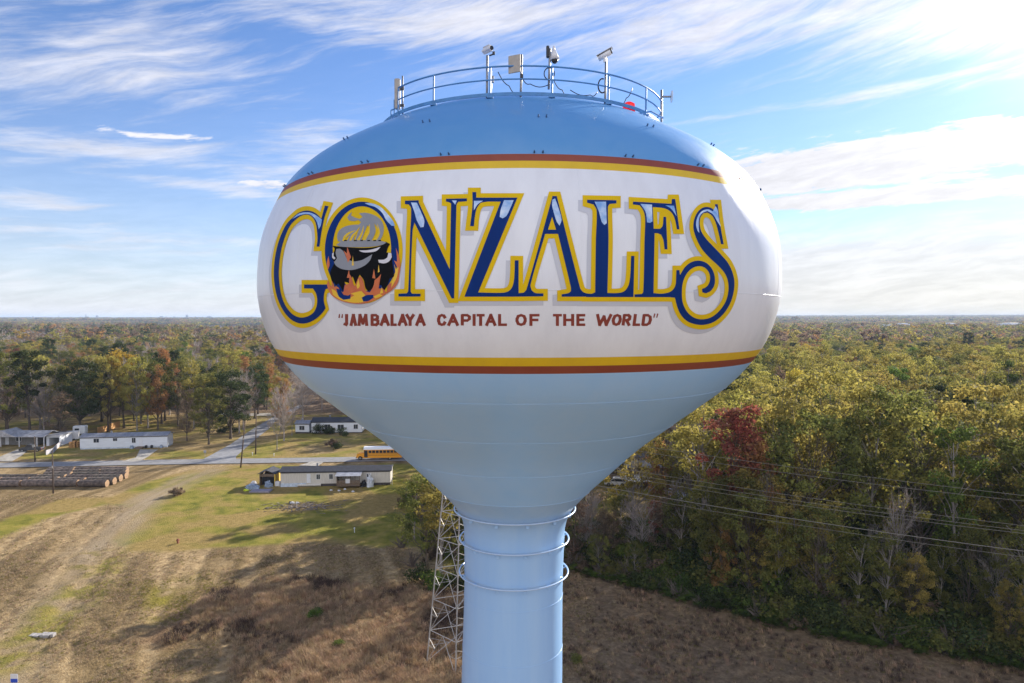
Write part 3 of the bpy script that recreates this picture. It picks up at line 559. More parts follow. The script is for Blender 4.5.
gm = mesh_np('ground', np.stack([x, y, z], -1), FQ, [], None, True)
def attr(me, name, r, g, b, a):
    c = me.color_attributes.new(name, 'FLOAT_COLOR', 'POINT'); c.data.foreach_set('color', np.stack([r, g, b, a], -1).astype(np.float32).ravel())
lawn = np.maximum(lawn, gtrk*.8); track = track*(1-gtrk); greenb = greenb*(1-gtrk)
attr(gm, 'zone', lawn, np.clip(track, 0, 1), brush, wood); attr(gm, 'zone_two', greenb, np.clip(ruts, 0, 1), gp, sw*near)
def ground_mat():
    m = bpy.data.materials.new('field_ground'); m.use_nodes = True; nt = m.node_tree; N = nt.nodes; L = nt.links; b = N['Principled BSDF']
    b.inputs['Roughness'].default_value = .95; b.inputs['Specular IOR Level'].default_value = .1
    A = N.new('ShaderNodeVertexColor'); A.layer_name = 'zone'; B = N.new('ShaderNodeVertexColor'); B.layer_name = 'zone_two'
    sa = N.new('ShaderNodeSeparateColor'); L.new(A.outputs[0], sa.inputs[0]); sb = N.new('ShaderNodeSeparateColor'); L.new(B.outputs[0], sb.inputs[0])
    g = N.new('ShaderNodeNewGeometry')
    def nz(s, d=6, r=.6, st=(1, 1, 1)):
        mp = N.new('ShaderNodeMapping'); mp.inputs['Scale'].default_value = st; L.new(g.outputs['Position'], mp.inputs[0])
        n = N.new('ShaderNodeTexNoise'); n.inputs['Scale'].default_value = s; n.inputs['Detail'].default_value = d; n.inputs['Roughness'].default_value = r; L.new(mp.outputs[0], n.inputs[0]); return n.outputs[0]
    def ramp(v, stops):
        r = N.new('ShaderNodeValToRGB'); e = r.color_ramp.elements
        e[0].position, e[0].color = stops[0][0], (*stops[0][1], 1); e[1].position, e[1].color = stops[-1][0], (*stops[-1][1], 1)
        for p, c in stops[1:-1]: k = e.new(p); k.color = (*c, 1)
        L.new(v, r.inputs[0]); return r.outputs[0]
    def mix(f, a, c):
        x = N.new('ShaderNodeMix'); x.data_type = 'RGBA'; 
        if isinstance(f, float): x.inputs[0].default_value = f
        else: L.new(f, x.inputs[0])
        L.new(a, x.inputs[6]); L.new(c, x.inputs[7]); return x.outputs[2]
    def ramp2(a, b_, g_):
        x = N.new('ShaderNodeMath'); x.operation = 'ADD'; L.new(a, x.inputs[0]); L.new(b_, x.inputs[1])
        r = N.new('ShaderNodeMapRange'); r.interpolation_type = 'SMOOTHSTEP'; L.new(x.outputs[0], r.inputs[0]); r.inputs[1].default_value = 1.02; r.inputs[2].default_value = 1.22; r.inputs[4].default_value = .8
        y = N.new('ShaderNodeMath'); y.operation = 'MULTIPLY'; L.new(r.outputs[0], y.inputs[0]); L.new(g_, y.inputs[1]); return y.outputs[0]
    n1 = nz(1.1, 9, .72); n2 = nz(.35, 6, .6); n3 = nz(4.5, 5, .7); n4 = nz(.09, 5, .6)
    dry = ramp(n1, [(.3, (.15, .098, .048)), (.5, (.42, .295, .15)), (.68, (.60, .445, .25))])
    dry2 = ramp(n3, [(.3, (.07, .048, .022)), (.55, (.20, .138, .062)), (.75, (.36, .26, .13))]); dry = mix(sb.outputs[2], dry, ramp(n3, [(.3, (.12, .10, .02)), (.6, (.30, .25, .04))]))
    dry = mix(B.outputs[1], dry, dry2)
    lawn_g = ramp(n2, [(.3, (.105, .12, .018)), (.5, (.24, .215, .036)), (.7, (.36, .28, .07))]); lawn_b = ramp(n1, [(.3, (.19, .14, .04)), (.55, (.35, .245, .085)), (.75, (.45, .32, .14))])
    c = mix(sa.outputs[0], dry, mix(sb.outputs[0], lawn_g, lawn_b))
    c = mix(sa.outputs[2], c, ramp(n3, [(.35, (.10, .06, .032)), (.6, (.30, .185, .10)), (.75, (.42, .29, .17))]))
    c = mix(A.outputs[1], c, ramp(n1, [(.3, (.085, .058, .036)), (.55, (.235, .16, .10)), (.75, (.38, .27, .17))]))
    c = mix(ramp2(n2, n1, A.outputs[1]), c, ramp(n3, [(.35, (.16, .11, .06)), (.7, (.44, .33, .19))]))
    tr = mix(sb.outputs[1], ramp(n3, [(.3, (.22, .165, .10)), (.6, (.38, .29, .18)), (.75, (.50, .39, .26))]), ramp(n3, [(.3, (.30, .23, .145)), (.7, (.50, .40, .28))]))
    c = mix(sa.outputs[1], c, tr)
    L.new(c, b.inputs['Base Color'])
    bp = N.new('ShaderNodeBump'); bp.inputs['Strength'].default_value = .9; bp.inputs['Distance'].default_value = .4; L.new(n3, bp.inputs['Height']); L.new(bp.outputs[0], b.inputs['Normal'])
    return m
M_ground = ground_mat(); gm.materials.append(M_ground)
tag(link('ground', gm), kind='structure')
def sheet(name, pts_l, pts_r, m, zoff=.14, n=6, follow=True):
    """a strip between two polylines"""
    def dens(P):
        P = np.array(P, float); out = []
        for a, b in zip(P[:-1], P[1:]): out += [a+(b-a)*k/n for k in range(n)]
        return np.array(out+[P[-1]])
    l, r = dens(pts_l), dens(pts_r); V = []; K = 4
    for a, b in zip(l, r):
        for k in range(K+1): p = a+(b-a)*k/K; V.append((p[0], p[1], zoff))
    V = np.array(V); i, j = np.meshgrid(np.arange(len(l)-1), np.arange(K), indexing='ij'); q = (i*(K+1)+j).ravel()
    return tag(link(name, mesh_np(name, V, np.stack([q, q+K+1, q+K+2, q+1], -1)[:, ::-1], m, None, True)), kind='structure')
M_asph = mat('old_grey_asphalt', (.23, .225, .225), .9, noise=.18, nscale=.8, bump=.2); M_asph2 = mat('bleached_side_road', (.24, .24, .25), .9, noise=.2, nscale=.6, bump=.2)
M_conc = mat('pale_driveway', (.36, .33, .28), .9, noise=.4, nscale=.9, bump=.2)
rn = [(x_, y_-2.9) for x_, y_ in ROAD_A]; rf = [(x_, y_+2.9) for x_, y_ in ROAD_A]
sheet('road', rn, rf, M_asph)
sheet('side_road', PX([(196,463.5),(212,455),(230,445),(254,428.5),(272,418),(300,405)]), PX([(236,462.8),(236,457),(257,438.5),(268,430),(276,421),(304,406)]), M_asph2, .144)
sheet('driveway', PX([(-10,461.8),(5,455),(20,449)]), PX([(12,462),(22,456),(30,449)]), M_conc, .148)
sheet('footpath', PX([(121,462),(136,458),(140,450)]), PX([(139,462),(147,458),(158,450)]), M_conc, .148)
sheet('dirt_apron', PX([(299,466),(312,462)]), PX([(318,466.6),(324,462.4)]), M_conc, .148)
sheet('cross_drive', PX([(248,416.2),(276,416)]), PX([(248,413.6),(278,413.4)]), M_conc, .148)
M_dirt = mat('pale_dirt', (.34, .28, .20), .95, noise=.35, nscale=1.2, bump=.3)

# ------------------------------------------------------------------ trees
class Wood:
    def __init__(s): s.V = []; s.F = []; s.n = 0
    def tube(s, P, r, k=5):
        P = np.array(P, float); m = len(P); t = np.gradient(P, axis=0); t /= np.linalg.norm(t, axis=1)[:, None]+1e-9
        a = np.where(np.abs(t[:, 2:3]) < .85, np.array([[0, 0, 1.]]), np.array([[1., 0, 0]])); u = np.cross(t, a); u /= np.linalg.norm(u, axis=1)[:, None]+1e-9; w = np.cross(t, u)
        th = np.linspace(0, 2*PI, k, endpoint=False); r = np.asarray(r, float)[:, None, None]
        V = P[:, None]+r*(u[:, None]*np.cos(th)[:, None]+w[:, None]*np.sin(th)[:, None])
        i, j = np.meshgrid(np.arange(m-1), np.arange(k), indexing='ij'); j2 = (j+1) % k
        F_ = np.stack([i*k+j, i*k+j2, (i+1)*k+j2, (i+1)*k+j], -1).reshape(-1, 4)+s.n
        s.V.append(V.reshape(-1, 3)); s.F.append(F_); s.n += m*k
    def mesh(s, name, m): return mesh_np(name, np.concatenate(s.V), np.concatenate(s.F), m, None, True)
def limb(rs, a, b, sag=.15, n=5, wob=.04):
    a = np.array(a, float); b = np.array(b, float); t = np.linspace(0, 1, n)[:, None]; L = np.linalg.norm(b-a)
    P = a+(b-a)*t; P[:, 2] += sag*L*np.sin(PI*t[:, 0]); P[1:-1] += rs.normal(0, wob*L, (n-2, 3)); return P
def leaves(rs, C, rad_, n, size, flat=.75, aspect=.62):
    """leaf clumps: centres C (k,3), radii, n leaves in all -> quads"""
    k = len(C); idx = rs.randint(0, k, n); d = rs.normal(0, 1, (n, 3)); d /= np.linalg.norm(d, axis=1)[:, None]
    r = rs.uniform(.2, 1, n)**.5*np.where(rs.rand(n) < .2, rs.uniform(1.1, 1.9, n), 1.); P = C[idx]+d*(r*rad_[idx])[:, None]*np.array([1, 1, flat])
    nrm = d+rs.normal(0, .75, (n, 3))+np.array([0, 0, .35]); nrm /= np.linalg.norm(nrm, axis=1)[:, None]
    u = np.cross(nrm, rs.normal(0, 1, (n, 3))); u /= np.linalg.norm(u, axis=1)[:, None]; w = np.cross(nrm, u); s = (size*rs.uniform(.55, 1.25, n))[:, None]
    V = np.stack([P-u*s, P+w*s*aspect+nrm*s*.12, P+u*s, P-w*s*aspect-nrm*s*.1], 1).reshape(-1, 3)
    return V, np.arange(4*n).reshape(n, 4)
def crown_centres(rs, k, h, r, z0, z1, shape='oak'):
    C = []; 
    while len(C) < k:
        a = rs.uniform(0, 2*PI); t = rs.uniform(0, 1)
        if shape == 'oak': rr = r*math.sqrt(max(0, 1-((t-.42)/.62)**2)); q = rs.uniform(.35, 1)**.6
        elif shape == 'column': rr = r*(math.sin(PI*min(1, t*.85+.1))**.5); q = rs.uniform(.2, 1)
        elif shape == 'cone': rr = r*(1-t*.85); q = rs.uniform(.2, 1)
        else: rr = r*(.45+.55*math.sin(PI*t)); q = rs.uniform(.1, 1)
        p = np.array([rr*q*math.cos(a), rr*q*math.sin(a), z0+(z1-z0)*t])
        if all(np.linalg.norm(p-c) > r*.20 for c in C) or rs.rand() < .08: C.append(p)
    return np.array(C)
M_bark = mat('brown_bark', (.10, .075, .055), .95, noise=.35, nscale=2.5, rnd=.7); M_barkp = mat('pale_bark', (.27, .235, .205), .95, noise=.3, nscale=2.5, rnd=.6); M_twig = mat('bare_grey_twigs', (.34, .29, .27), .95, noise=.25, nscale=.5, rnd=.7)
def leafm(n, c1, c2, tr=.5, rnd=.7, sc_=.55): return mat(n, c1, .75, spec=.1, col2=c2, nscale=sc_, trans=tr, rnd=rnd)
LM = dict(olive=leafm('olive_green_leaves', (.25, .235, .06), (.10, .115, .03)), gold=leafm('yellow_green_leaves', (.44, .36, .09), (.19, .17, .04)),
  dark=leafm('dark_evergreen_leaves', (.085, .105, .032), (.03, .045, .016), .3), rust=leafm('rust_orange_leaves', (.42, .22, .08), (.24, .13, .055), rnd=.5), red=leafm('crimson_leaves', (.34, .10, .065), (.24, .115, .06), rnd=.4),
  yel=leafm('bright_yellow_leaves', (.55, .38, .05), (.30, .24, .05)), brown=leafm('dry_brown_leaves', (.27, .19, .12), (.15, .105, .075)), green=leafm('fresh_green_leaves', (.17, .22, .045), (.06, .10, .02)))
def make_tree(seed, kind, h, r, zb, nl, size, leaf, k=30, shape='oak', trunk_r=.3, flat=.75, bark=None, twig=0, crad=1.0):
    """returns (wood mesh, crown mesh or None)"""
    rs = np.random.RandomState(seed); W = Wood(); bark = bark or M_bark
    top = h*(.62 if shape == 'oak' else .9); n = 8; lean = rs.normal(0, .03, 2)*h; t = np.linspace(0, 1, n)
    P = np.stack([lean[0]*t**2+rs.normal(0, .08, n)*t, lean[1]*t**2+rs.normal(0, .08, n)*t, top*t-.4*(1-t)], -1); rr = trunk_r*(1-t*.78)*(1+.5*np.exp(-t*12)); W.tube(P, rr, 7)
    C = crown_centres(rs, k, h, r, zb, h*.97, shape)
    for c in C:
        hd = math.hypot(c[0], c[1]); za = np.clip(c[2]-hd*rs.uniform(.5, 1.1)-.1*h, zb*.6, top*.97); f = (za+.4)/(top+.4)
        b0 = np.array([np.interp(f, t, P[:, 0]), np.interp(f, t, P[:, 1]), za]); L = limb(rs, b0, c, .08, 5); w0 = trunk_r*(1-f*.78)*.42
        W.tube(L, np.linspace(w0, .03, 5), 4)
        if twig:
            for _ in range(twig):
                s = L[rs.randint(1, 5)]; d = (c-b0); d = d/np.linalg.norm(d)+rs.normal(0, .55, 3)+np.array([0, 0, .35]); d /= np.linalg.norm(d); ln = rs.uniform(.8, 2.4)*h/18; e = s+d*ln
                W.tube(limb(rs, s, e, .04, 4, .05), [.024, .018, .014, .008], 3)
                for _ in range(4):
                    d2 = d+rs.normal(0, .6, 3)+np.array([0, 0, .25]); d2 /= np.linalg.norm(d2); q = s+(e-s)*rs.uniform(.3, 1); W.tube([q, q+d2*ln*rs.uniform(.3, .8)], [.013, .006], 3)
    wm = W.mesh('trunk', bark); cm = None
    if nl:
        rads = r*rs.uniform(.18, .34, len(C))*crad; V, Fq = leaves(rs, C, rads, nl, size, flat); cm = mesh_np('crown', V, Fq, LM[leaf])
    return wm, cm
TR = {}
def reg(name, *vars_): TR[name] = vars_
reg('oak_gold', *[make_tree(s, 0, 20, 4.9, 6, 6200, .20, 'gold', 60, trunk_r=.26, crad=.72, bark=b_) for s, b_ in ((1, M_bark), (2, M_barkp), (3, M_bark))])
reg('oak_olive', *[make_tree(s, 0, 19, 4.8, 5, 6200, .20, 'olive', 60, trunk_r=.26, crad=.72, bark=b_) for s, b_ in ((4, M_bark), (5, M_bark), (6, M_barkp))])
reg('tall_thin', *[make_tree(s, 0, 21, 3.6, 7, 4200, .2, l_, 34, 'tall', .22, bark=M_barkp) for s, l_ in ((7, 'olive'), (8, 'gold'), (81, 'green'))])
reg('evergreen', *[make_tree(s, 0, 19, 5, 5, 9000, .22, 'dark', 56, 'oak', .3, .75, crad=.85) for s in (9, 10)])
reg('pine', *[make_tree(s, 0, 23, 4.0, 11, 6500, .22, 'dark', 44, 'column', .28, .75, crad=.8) for s in (11, 12)])
reg('rust', *[make_tree(s, 0, 17, 4, 4, 4200, .2, 'rust', 34, 'column', .22) for s in (13, 14)])
reg('red', *[make_tree(s, 0, 18, 2.7, 8, 4200, .17, 'red', 46, 'column', .16, crad=.95) for s in (15, 16)])
reg('yellow', *[make_tree(s, 0, 18, 4.2, 6, 4600, .21, 'yel', 32, 'oak', .25) for s in (17,)])
reg('brown', *[make_tree(s, 0, 16, 4, 3.5, 2600, .19, 'brown', 32, 'column', .2, twig=5) for s in (18, 19)])
reg('bare', *[make_tree(s, 0, 17, 4.6, 5, 0, .2, 'brown', 34, 'oak', .22, twig=13, bark=M_twig) for s in (20, 21, 22)])
reg('bare_pale', *[make_tree(s, 0, 14, 3.0, 5.5, 500, .13, 'brown', 22, 'oak', .15, twig=15, bark=M_barkp, crad=1.3) for s in (23, 24)])
TXT = dict(oak_gold=('yellow-green broadleaf tree', 'broadleaf_tree'), oak_olive=('olive green broadleaf tree', 'broadleaf_tree'), tall_thin=('tall thin-crowned tree with pale trunk', 'slender_tree'), evergreen=('dark evergreen tree', 'evergreen_tree'), pine=('tall dark pine tree', 'pine_tree'),
  rust=('rust orange autumn tree', 'autumn_tree'), red=('crimson leaved autumn tree', 'autumn_tree'), yellow=('bright yellow autumn tree', 'autumn_tree'), brown=('half bare brown-leaved tree', 'half_bare_tree'), bare=('bare grey leafless tree', 'bare_tree'), bare_pale=('bare leafless tree with whitish trunk', 'bare_tree'))
HT = dict(oak_gold=20, oak_olive=19, tall_thin=21, evergreen=19, pine=23, rust=17, red=18, yellow=18, brown=16, bare=17, bare_pale=14)
ntree = 0
def tree(kind, x, y, h, where, label=None, var=None, wide=1., group=None):
    global ntree; ntree += 1
    wm, cm = TR[kind][(var if var is not None else RS.randint(99)) % len(TR[kind])]; s = h/HT[kind]
    e = empty(TXT[kind][1], (x, y, float(gheight(np.array(x), np.array(y))) if abs(x) < 170 and 45 < y < 300 else 0), RS.uniform(0, 2*PI), label or (TXT[kind][0]+' '+where), 'tree', group or 'trees '+where)
    e.scale = (s*wide, s*wide, s); link('trunk', wm, e)
    if cm: link('crown', cm, e)
    return e
KEEP = []      # footprints kept free of trees
def free(x, y):
    if pdist(x, y, ROAD_A) < 6.5: return False
    for P, dd in KEEP:
        if pip(x, y, P) or pdist(x, y, P, True) < dd: return False
    return True
KEEP.append((PX([(196,463),(230,445),(272,418),(300,405),(304,406),(276,421),(257,438),(236,462)]), 2.5))
# ------------------------------------------------------------------ scattered stuff through geometry nodes
def combine(name, *ms):
    V = []; FF = {}; mats = []; n = 0; mi = {}
    for me in ms:
        if me is None: continue
        v = np.empty(len(me.vertices)*3, np.float32); me.vertices.foreach_get('co', v); V.append(v.reshape(-1, 3))
        li = np.empty(len(me.loops), np.int32); me.loops.foreach_get('vertex_index', li); tot = np.empty(len(me.polygons), np.int32); me.polygons.foreach_get('loop_total', tot)
        k = tot[0]; f = li.reshape(-1, k)+n; mats.append(me.materials[0]); FF.setdefault(len(mats)-1, f); n += len(me.vertices)
    Fl = [FF[i] for i in range(len(mats))]; m = np.concatenate([np.full(len(f), i) for i, f in enumerate(Fl)])
    return mesh_np(name, np.concatenate(V), Fl, mats, m, True)
def stuff(name, label, P, S, idx, sources, kindlabel='ground cover', rz=None, wide=None):
    """P (n,3) positions, S scales, idx source index; sources: list of meshes"""
    src = bpy.data.collections.new(name+'_sources')
    for i, me in enumerate(sources):
        o = bpy.data.objects.new('%s_source_%03d' % (name, i), me); src.objects.link(o)
    n = len(P); me = bpy.data.meshes.new(name); me.vertices.add(n); me.vertices.foreach_set('co', np.asarray(P, np.float32).ravel())
    a = me.attributes.new('pick', 'INT', 'POINT'); a.data.foreach_set('value', np.asarray(idx, np.int32))
    a = me.attributes.new('spin', 'FLOAT_VECTOR', 'POINT'); r = np.zeros((n, 3), np.float32); r[:, 2] = RS.uniform(0, 2*PI, n) if rz is None else rz; r[:, :2] = RS.normal(0, .04, (n, 2)); a.data.foreach_set('vector', r.ravel())
    a = me.attributes.new('size', 'FLOAT_VECTOR', 'POINT'); s = np.asarray(S, np.float32)[:, None]*np.ones((1, 3), np.float32)
    if wide is not None: s[:, :2] *= np.asarray(wide, np.float32)[:, None]
    a.data.foreach_set('vector', s.ravel())
    o = link(name, me); tag(o, label, kindlabel, kind='stuff')
    ng = bpy.data.node_groups.new(name, 'GeometryNodeTree'); ng.interface.new_socket('Geometry', in_out='INPUT', socket_type='NodeSocketGeometry'); ng.interface.new_socket('Geometry', in_out='OUTPUT', socket_type='NodeSocketGeometry')
    N = ng.nodes; L = ng.links; gi = N.new('NodeGroupInput'); go = N.new('NodeGroupOutput'); ci = N.new('GeometryNodeCollectionInfo'); ci.inputs[0].default_value = src; ci.inputs[1].default_value = True; ci.inputs[2].default_value = True
    ip = N.new('GeometryNodeInstanceOnPoints'); ip.inputs['Pick Instance'].default_value = True
    def na(nm, t): q = N.new('GeometryNodeInputNamedAttribute'); q.data_type = t; q.inputs[0].default_value = nm; return q.outputs[0]
    L.new(gi.outputs[0], ip.inputs['Points']); L.new(ci.outputs[0], ip.inputs['Instance']); L.new(na('pick', 'INT'), ip.inputs['Instance Index'])
    e2 = N.new('FunctionNodeEulerToRotation'); L.new(na('spin', 'FLOAT_VECTOR'), e2.inputs[0]); L.new(e2.outputs[0], ip.inputs['Rotation']); L.new(na('size', 'FLOAT_VECTOR'), ip.inputs['Scale']); L.new(ip.outputs[0], go.inputs[0])
    md = o.modifiers.new('scatter', 'NODES'); md.node_group = ng
    return o
def gz(x, y):
    x = np.asarray(x, float); y = np.asarray(y, float); return np.where((np.abs(x) < 170) & (y > 45) & (y < 300), gheight(x, y), 0.)
# ------------------------------------------------------------------ footprints reserved for buildings etc.
HOME_A = [(-117, 184), (-89, 184), (-89, 193), (-117, 193)]; HOME_B = [(-56, 138), (-22, 138), (-22, 151), (-56, 151)]; HOME_C = [(-68, 206), (-36, 206), (-36, 222), (-68, 222)]
LEFT_YARD = [(-135, 178), (-113, 178), (-113, 200), (-150, 200)]; CARS_L = PX([(196,424),(250,420),(250,404),(192,406)])
for p_, d_ in ((HOME_A, 2.5), (HOME_B, 6), (HOME_C, 1.5), (LEFT_YARD, 1.), (CARS_L, 1.5)): KEEP.append((p_, d_))
CLEAR_R = [(10, 112), (31, 110), (36, 152), (12, 154)]; KEEP.append((CLEAR_R, 0))
RIGHT_YARD = [(36, 148), (100, 158), (112, 178), (34, 176)]
KEEP.append(([(-14, 25), (14, 25), (14, 60), (-14, 60)], 2))
PASTURE = PX([(262,402),(330,402),(345,375),(270,372)]); KEEP.append((PASTURE, 0)); KEEP.append((PX([(280,452),(352,442),(352,402),(285,402)]), 0))
placed = []
def ok(x, y, d): return all((x-a)**2+(y-b)**2 > d*d for a, b in placed)
def T_(kind, px, py, h, label, where, var=None, wide=1., Yd=None):
    X_, Y_ = at(px, py) if Yd is None else ((px-CX)/F*Yd, Yd)
    placed.append((X_, Y_)); return tree(kind, X_, Y_, h, where, label, var, wide)
BH = 'behind the long white mobile home'
T_('oak_olive', 8, 436, 25, 'olive green broadleaf tree at the far left edge behind the carport', 'at the left edge')
T_('pine', 30, 438, 26, 'dark pine tree rising behind the carport at far left', 'at the left edge', 0, 1.2)
T_('bare', 44, 436, 20, 'bare pinkish grey tree between the far left pine and the dark round evergreen', 'at the left edge', 0)
T_('brown', 60, 441, 14, 'half bare brown-leaved tree beside the left end of the long white mobile home', BH, 0, 1.2)
T_('evergreen', 80, 434, 23, 'big dark green round topped tree behind the left end of the long white mobile home', BH, 0, 1.05)
T_('oak_gold', 108, 432, 24, 'large yellow-green tree behind the middle of the long white mobile home', BH, 0, .9)
T_('yellow', 124, 428, 25.5, 'tallest tree with bright yellow top behind the long white mobile home', BH, 0, .9)
T_('oak_gold', 137, 431, 23, 'green gold tree behind the right half of the long white mobile home', BH, 1, .8)
T_('oak_olive', 148, 428, 24, 'olive green tree next to the orange one behind the long white mobile home', BH, 2, .8)
T_('rust', 158, 430, 20, 'orange leaved slim tree right of the long white mobile home', BH, 1, .8)
T_('rust', 165, 421, 25, 'pinkish orange topped tree behind the right end of the long white mobile home', BH, 0, .8)
T_('oak_olive', 178, 426, 22, 'olive green tree between the orange tree and the side road', 'left of the side road', 0, .7)
T_('brown', 187, 441, 15, 'small brown tree with dark double trunk at the lawn left of the side road', 'left of the side road', 1, .8)
T_('evergreen', 208, 425, 19, 'dark spreading evergreen tree in front of the parked cars', 'left of the side road', 1, 1.15)
T_('oak_gold', 232, 419, 19, 'gold and orange tree with dark trunk beside the dark parked car', 'left of the side road', 2, .95)
T_('rust', 246, 412, 21, 'orange tree right beside the dark parked car', 'left of the side road', 0, .95)
T_('pine', 264, 404, 16, 'slim green tree at the far end of the side road', 'left of the side road', 1, .6)
T_('bare_pale', 277, 450, 14, 'bare tree with a white trunk at the corner right of the side road', 'right of the side road', 0, .9)
T_('bare', 284, 441, 16, 'bare grey tree just behind the white trunked one right of the side road', 'right of the side road', 1, .9)
T_('bare_pale', 292, 436, 13, 'slim bare tree left of the small white cabin', 'right of the side road', 1, .8)
T_('bare', 303, 420, 20, 'bare grey tree directly behind the small white cabin', 'behind the white house beyond the bus', 2)
T_('bare', 322, 410, 20, 'bare grey tree behind the left end of the white house beyond the bus', 'behind the white house beyond the bus', 0)
T_('oak_olive', 345, 412, 14, 'low olive green tree behind the white house beyond the bus', 'behind the white house beyond the bus', 1)
T_('bare_pale', 300, 408, 16, 'bare tree with pale trunk behind the small white cabin', 'behind the white house beyond the bus', 1)
LC = 'in the thicket left of the column'
T_('tall_thin', 441, 583, 17.5, 'slim yellow-green tree right beside the lattice mast', LC, 1, 1.2)
T_('oak_olive', 427, 570, 14, 'slim olive tree at the left edge of the thicket beside the column', LC, 0, 1.2)
T_('oak_olive', 455, 572, 14, 'olive tree hidden behind the lattice mast', LC, 0, .7)
T_('tall_thin', 414, 540, 9, 'small thin tree at the far left of the thicket beside the column', LC, 2, 1.3)
RW = 'in the woods right of the tower'
T_('red', 737, 0, 23.8, 'tall crimson topped tree, the reddest in the woods right of the tower', RW, 0, 1.25, Yd=91); T_('rust', 757, 0, 19.5, 'salmon pink topped tree just right of the crimson topped one', RW, 0, 1., Yd=90)
T_('rust', 724, 0, 9.5, 'dull reddish brown tree low at the front of the woods under the crimson topped tree', RW, 1, .9, Yd=85)
T_('red', 655, 556, 8.5, 'small scarlet tree at the sunny clearing in front of the grey shed', 'round the clearing', 1, 1.1)
T_('rust', 660, 532, 15, 'slim orange tree beside the grey shed in the clearing', 'round the clearing', 1, .8)
T_('bare_pale', 676, 560, 11, 'bare pale tree in front of the clearing', 'round the clearing', 0, .7)
T_('bare', 586, 560, 10, 'bare drooping tree just right of the painters rings', 'round the clearing', 1, .8)
T_('brown', 604, 570, 9, 'thin brown tree right of the column at the edge of the clearing', 'round the clearing', 0, .8)
T_('bare', 632, 555, 9, 'small bare tree in the middle of the clearing edge', 'round the clearing', 2, .8)
T_('oak_gold', 690, 0, 22, 'yellow-green tree left of the crimson topped tree, touching the bowl in view', RW, 1, .85, Yd=112)
T_('bare_pale', 683, 0, 17, 'pale feathery tree between bowl and the yellow-green tree', RW, 1, .8, Yd=125)
T_('bare_pale', 904, 0, 15, 'tree with straight white trunk standing at the front of the woods under the power lines', RW, 0, .7, Yd=78)
T_('bare_pale', 768, 0, 15, 'pale dead trunk at the front of the woods below the power lines', RW, 1, .45, Yd=86)
T_('bare_pale', 1004, 0, 11, 'bleached bare tree at the right edge in front of the woods', RW, 0, .8, Yd=74)
for px_, Y_, h_, k_2, v_2 in ((705,100,22,'tall_thin',1),(772,101,20.5,'oak_gold',0),(738,86,13.5,'oak_olive',1),(712,88,13,'tall_thin',0),(756,87,14,'oak_gold',2),(785,97,22.5,'oak_gold',1),(812,90,20,'oak_olive',0),(838,98,24,'oak_gold',2),(872,90,21,'tall_thin',0),(893,97,22,'oak_olive',1),(925,89,20.5,'oak_gold',0),(960,83,19,'tall_thin',2),(985,92,22.5,'oak_gold',1),(1015,84,21,'oak_gold',2),(1052,80,20,'oak_olive',2),(1090,80,21,'oak_gold',0)):
    T_(k_2, px_, 0, h_*1.17, None, RW, v_2, 1.05, Yd=Y_)
for k, (px_, Y_, h_, kd_) in enumerate(((574, 98, 11, 'brown'), (592, 101, 9, 'bare'), (612, 97, 8, 'brown'), (622, 102, 10, 'tall_thin'), (643, 99, 9, 'bare'), (668, 96, 11, 'brown'), (682, 93, 12, 'tall_thin'), (600, 94, 6, 'oak_olive'), (636, 92, 5.5, 'oak_olive'))):
    placed.append(((px_-CX)/F*Y_, Y_)); tree(kd_, (px_-CX)/F*Y_, Y_, h_, 'in the thin wood edge just right of the column', {'brown': 'small half bare brown tree in the thin wood edge just right of the column', 'bare': 'small leafless grey tree in the thin wood edge just right of the column', 'tall_thin': 'slim pale trunked green tree in the thin wood edge just right of the column', 'oak_olive': 'low olive tree in the thin wood edge just right of the column'}[kd_], None, 1.05)
for k in range(19):
    X_ = 25+k*1.75+RS.uniform(-.6, .6); Y_ = float(np.interp(X_, [p[0] for p in WOODEDGE], [p[1] for p in WOODEDGE]))+RS.uniform(1.5, 6); placed.append((X_, Y_)); tree(['tall_thin', 'tall_thin', 'oak_olive', 'oak_gold'][k % 4], X_, Y_, RS.uniform(8, 15.5), RW, ['young slim tree at the front edge of the woods right of the tower', 'young slim tree at the front edge of the woods right of the tower', 'young olive tree at the front edge of the woods right of the tower', 'young yellow-green tree at the front edge of the woods right of the tower'][k % 4], None, RS.uniform(.75, 1.05))
# scattered candidates
SPR = ['oak_gold', 'oak_olive', 'tall_thin', 'brown', 'bare', 'rust', 'evergreen', 'red', 'yellow', 'bare_pale', 'pine']
W_R = np.array([.34, .24, .18, .07, .05, .05, .04, .002, .012, .03, 0.]); W_L = np.array([.17, .17, .05, .12, .20, .10, .07, .005, .04, .05, .03]); W_F = np.array([.12, .11, .02, .17, .30, .15, .07, .01, .03, .03, .01])
W_RF = np.array([.22, .20, .02, .16, .17, .15, .07, .005, .03, .01, .01])
def pick(w): w = w/w.sum(); return int(RS.choice(len(SPR), p=w))
cand = []
grid = {}
def okg(x, y, d):
    gx, gy = int(x//8), int(y//8)
    for a in (-1, 0, 1):
        for b in (-1, 0, 1):
            for (u, v) in grid.get((gx+a, gy+b), ()):
                if (u-x)**2+(v-y)**2 < d*d: return False
    return True
def put(x, y): grid.setdefault((int(x//8), int(y//8)), []).append((x, y))
for a_, b_ in placed: put(a_, b_)
tries = 0
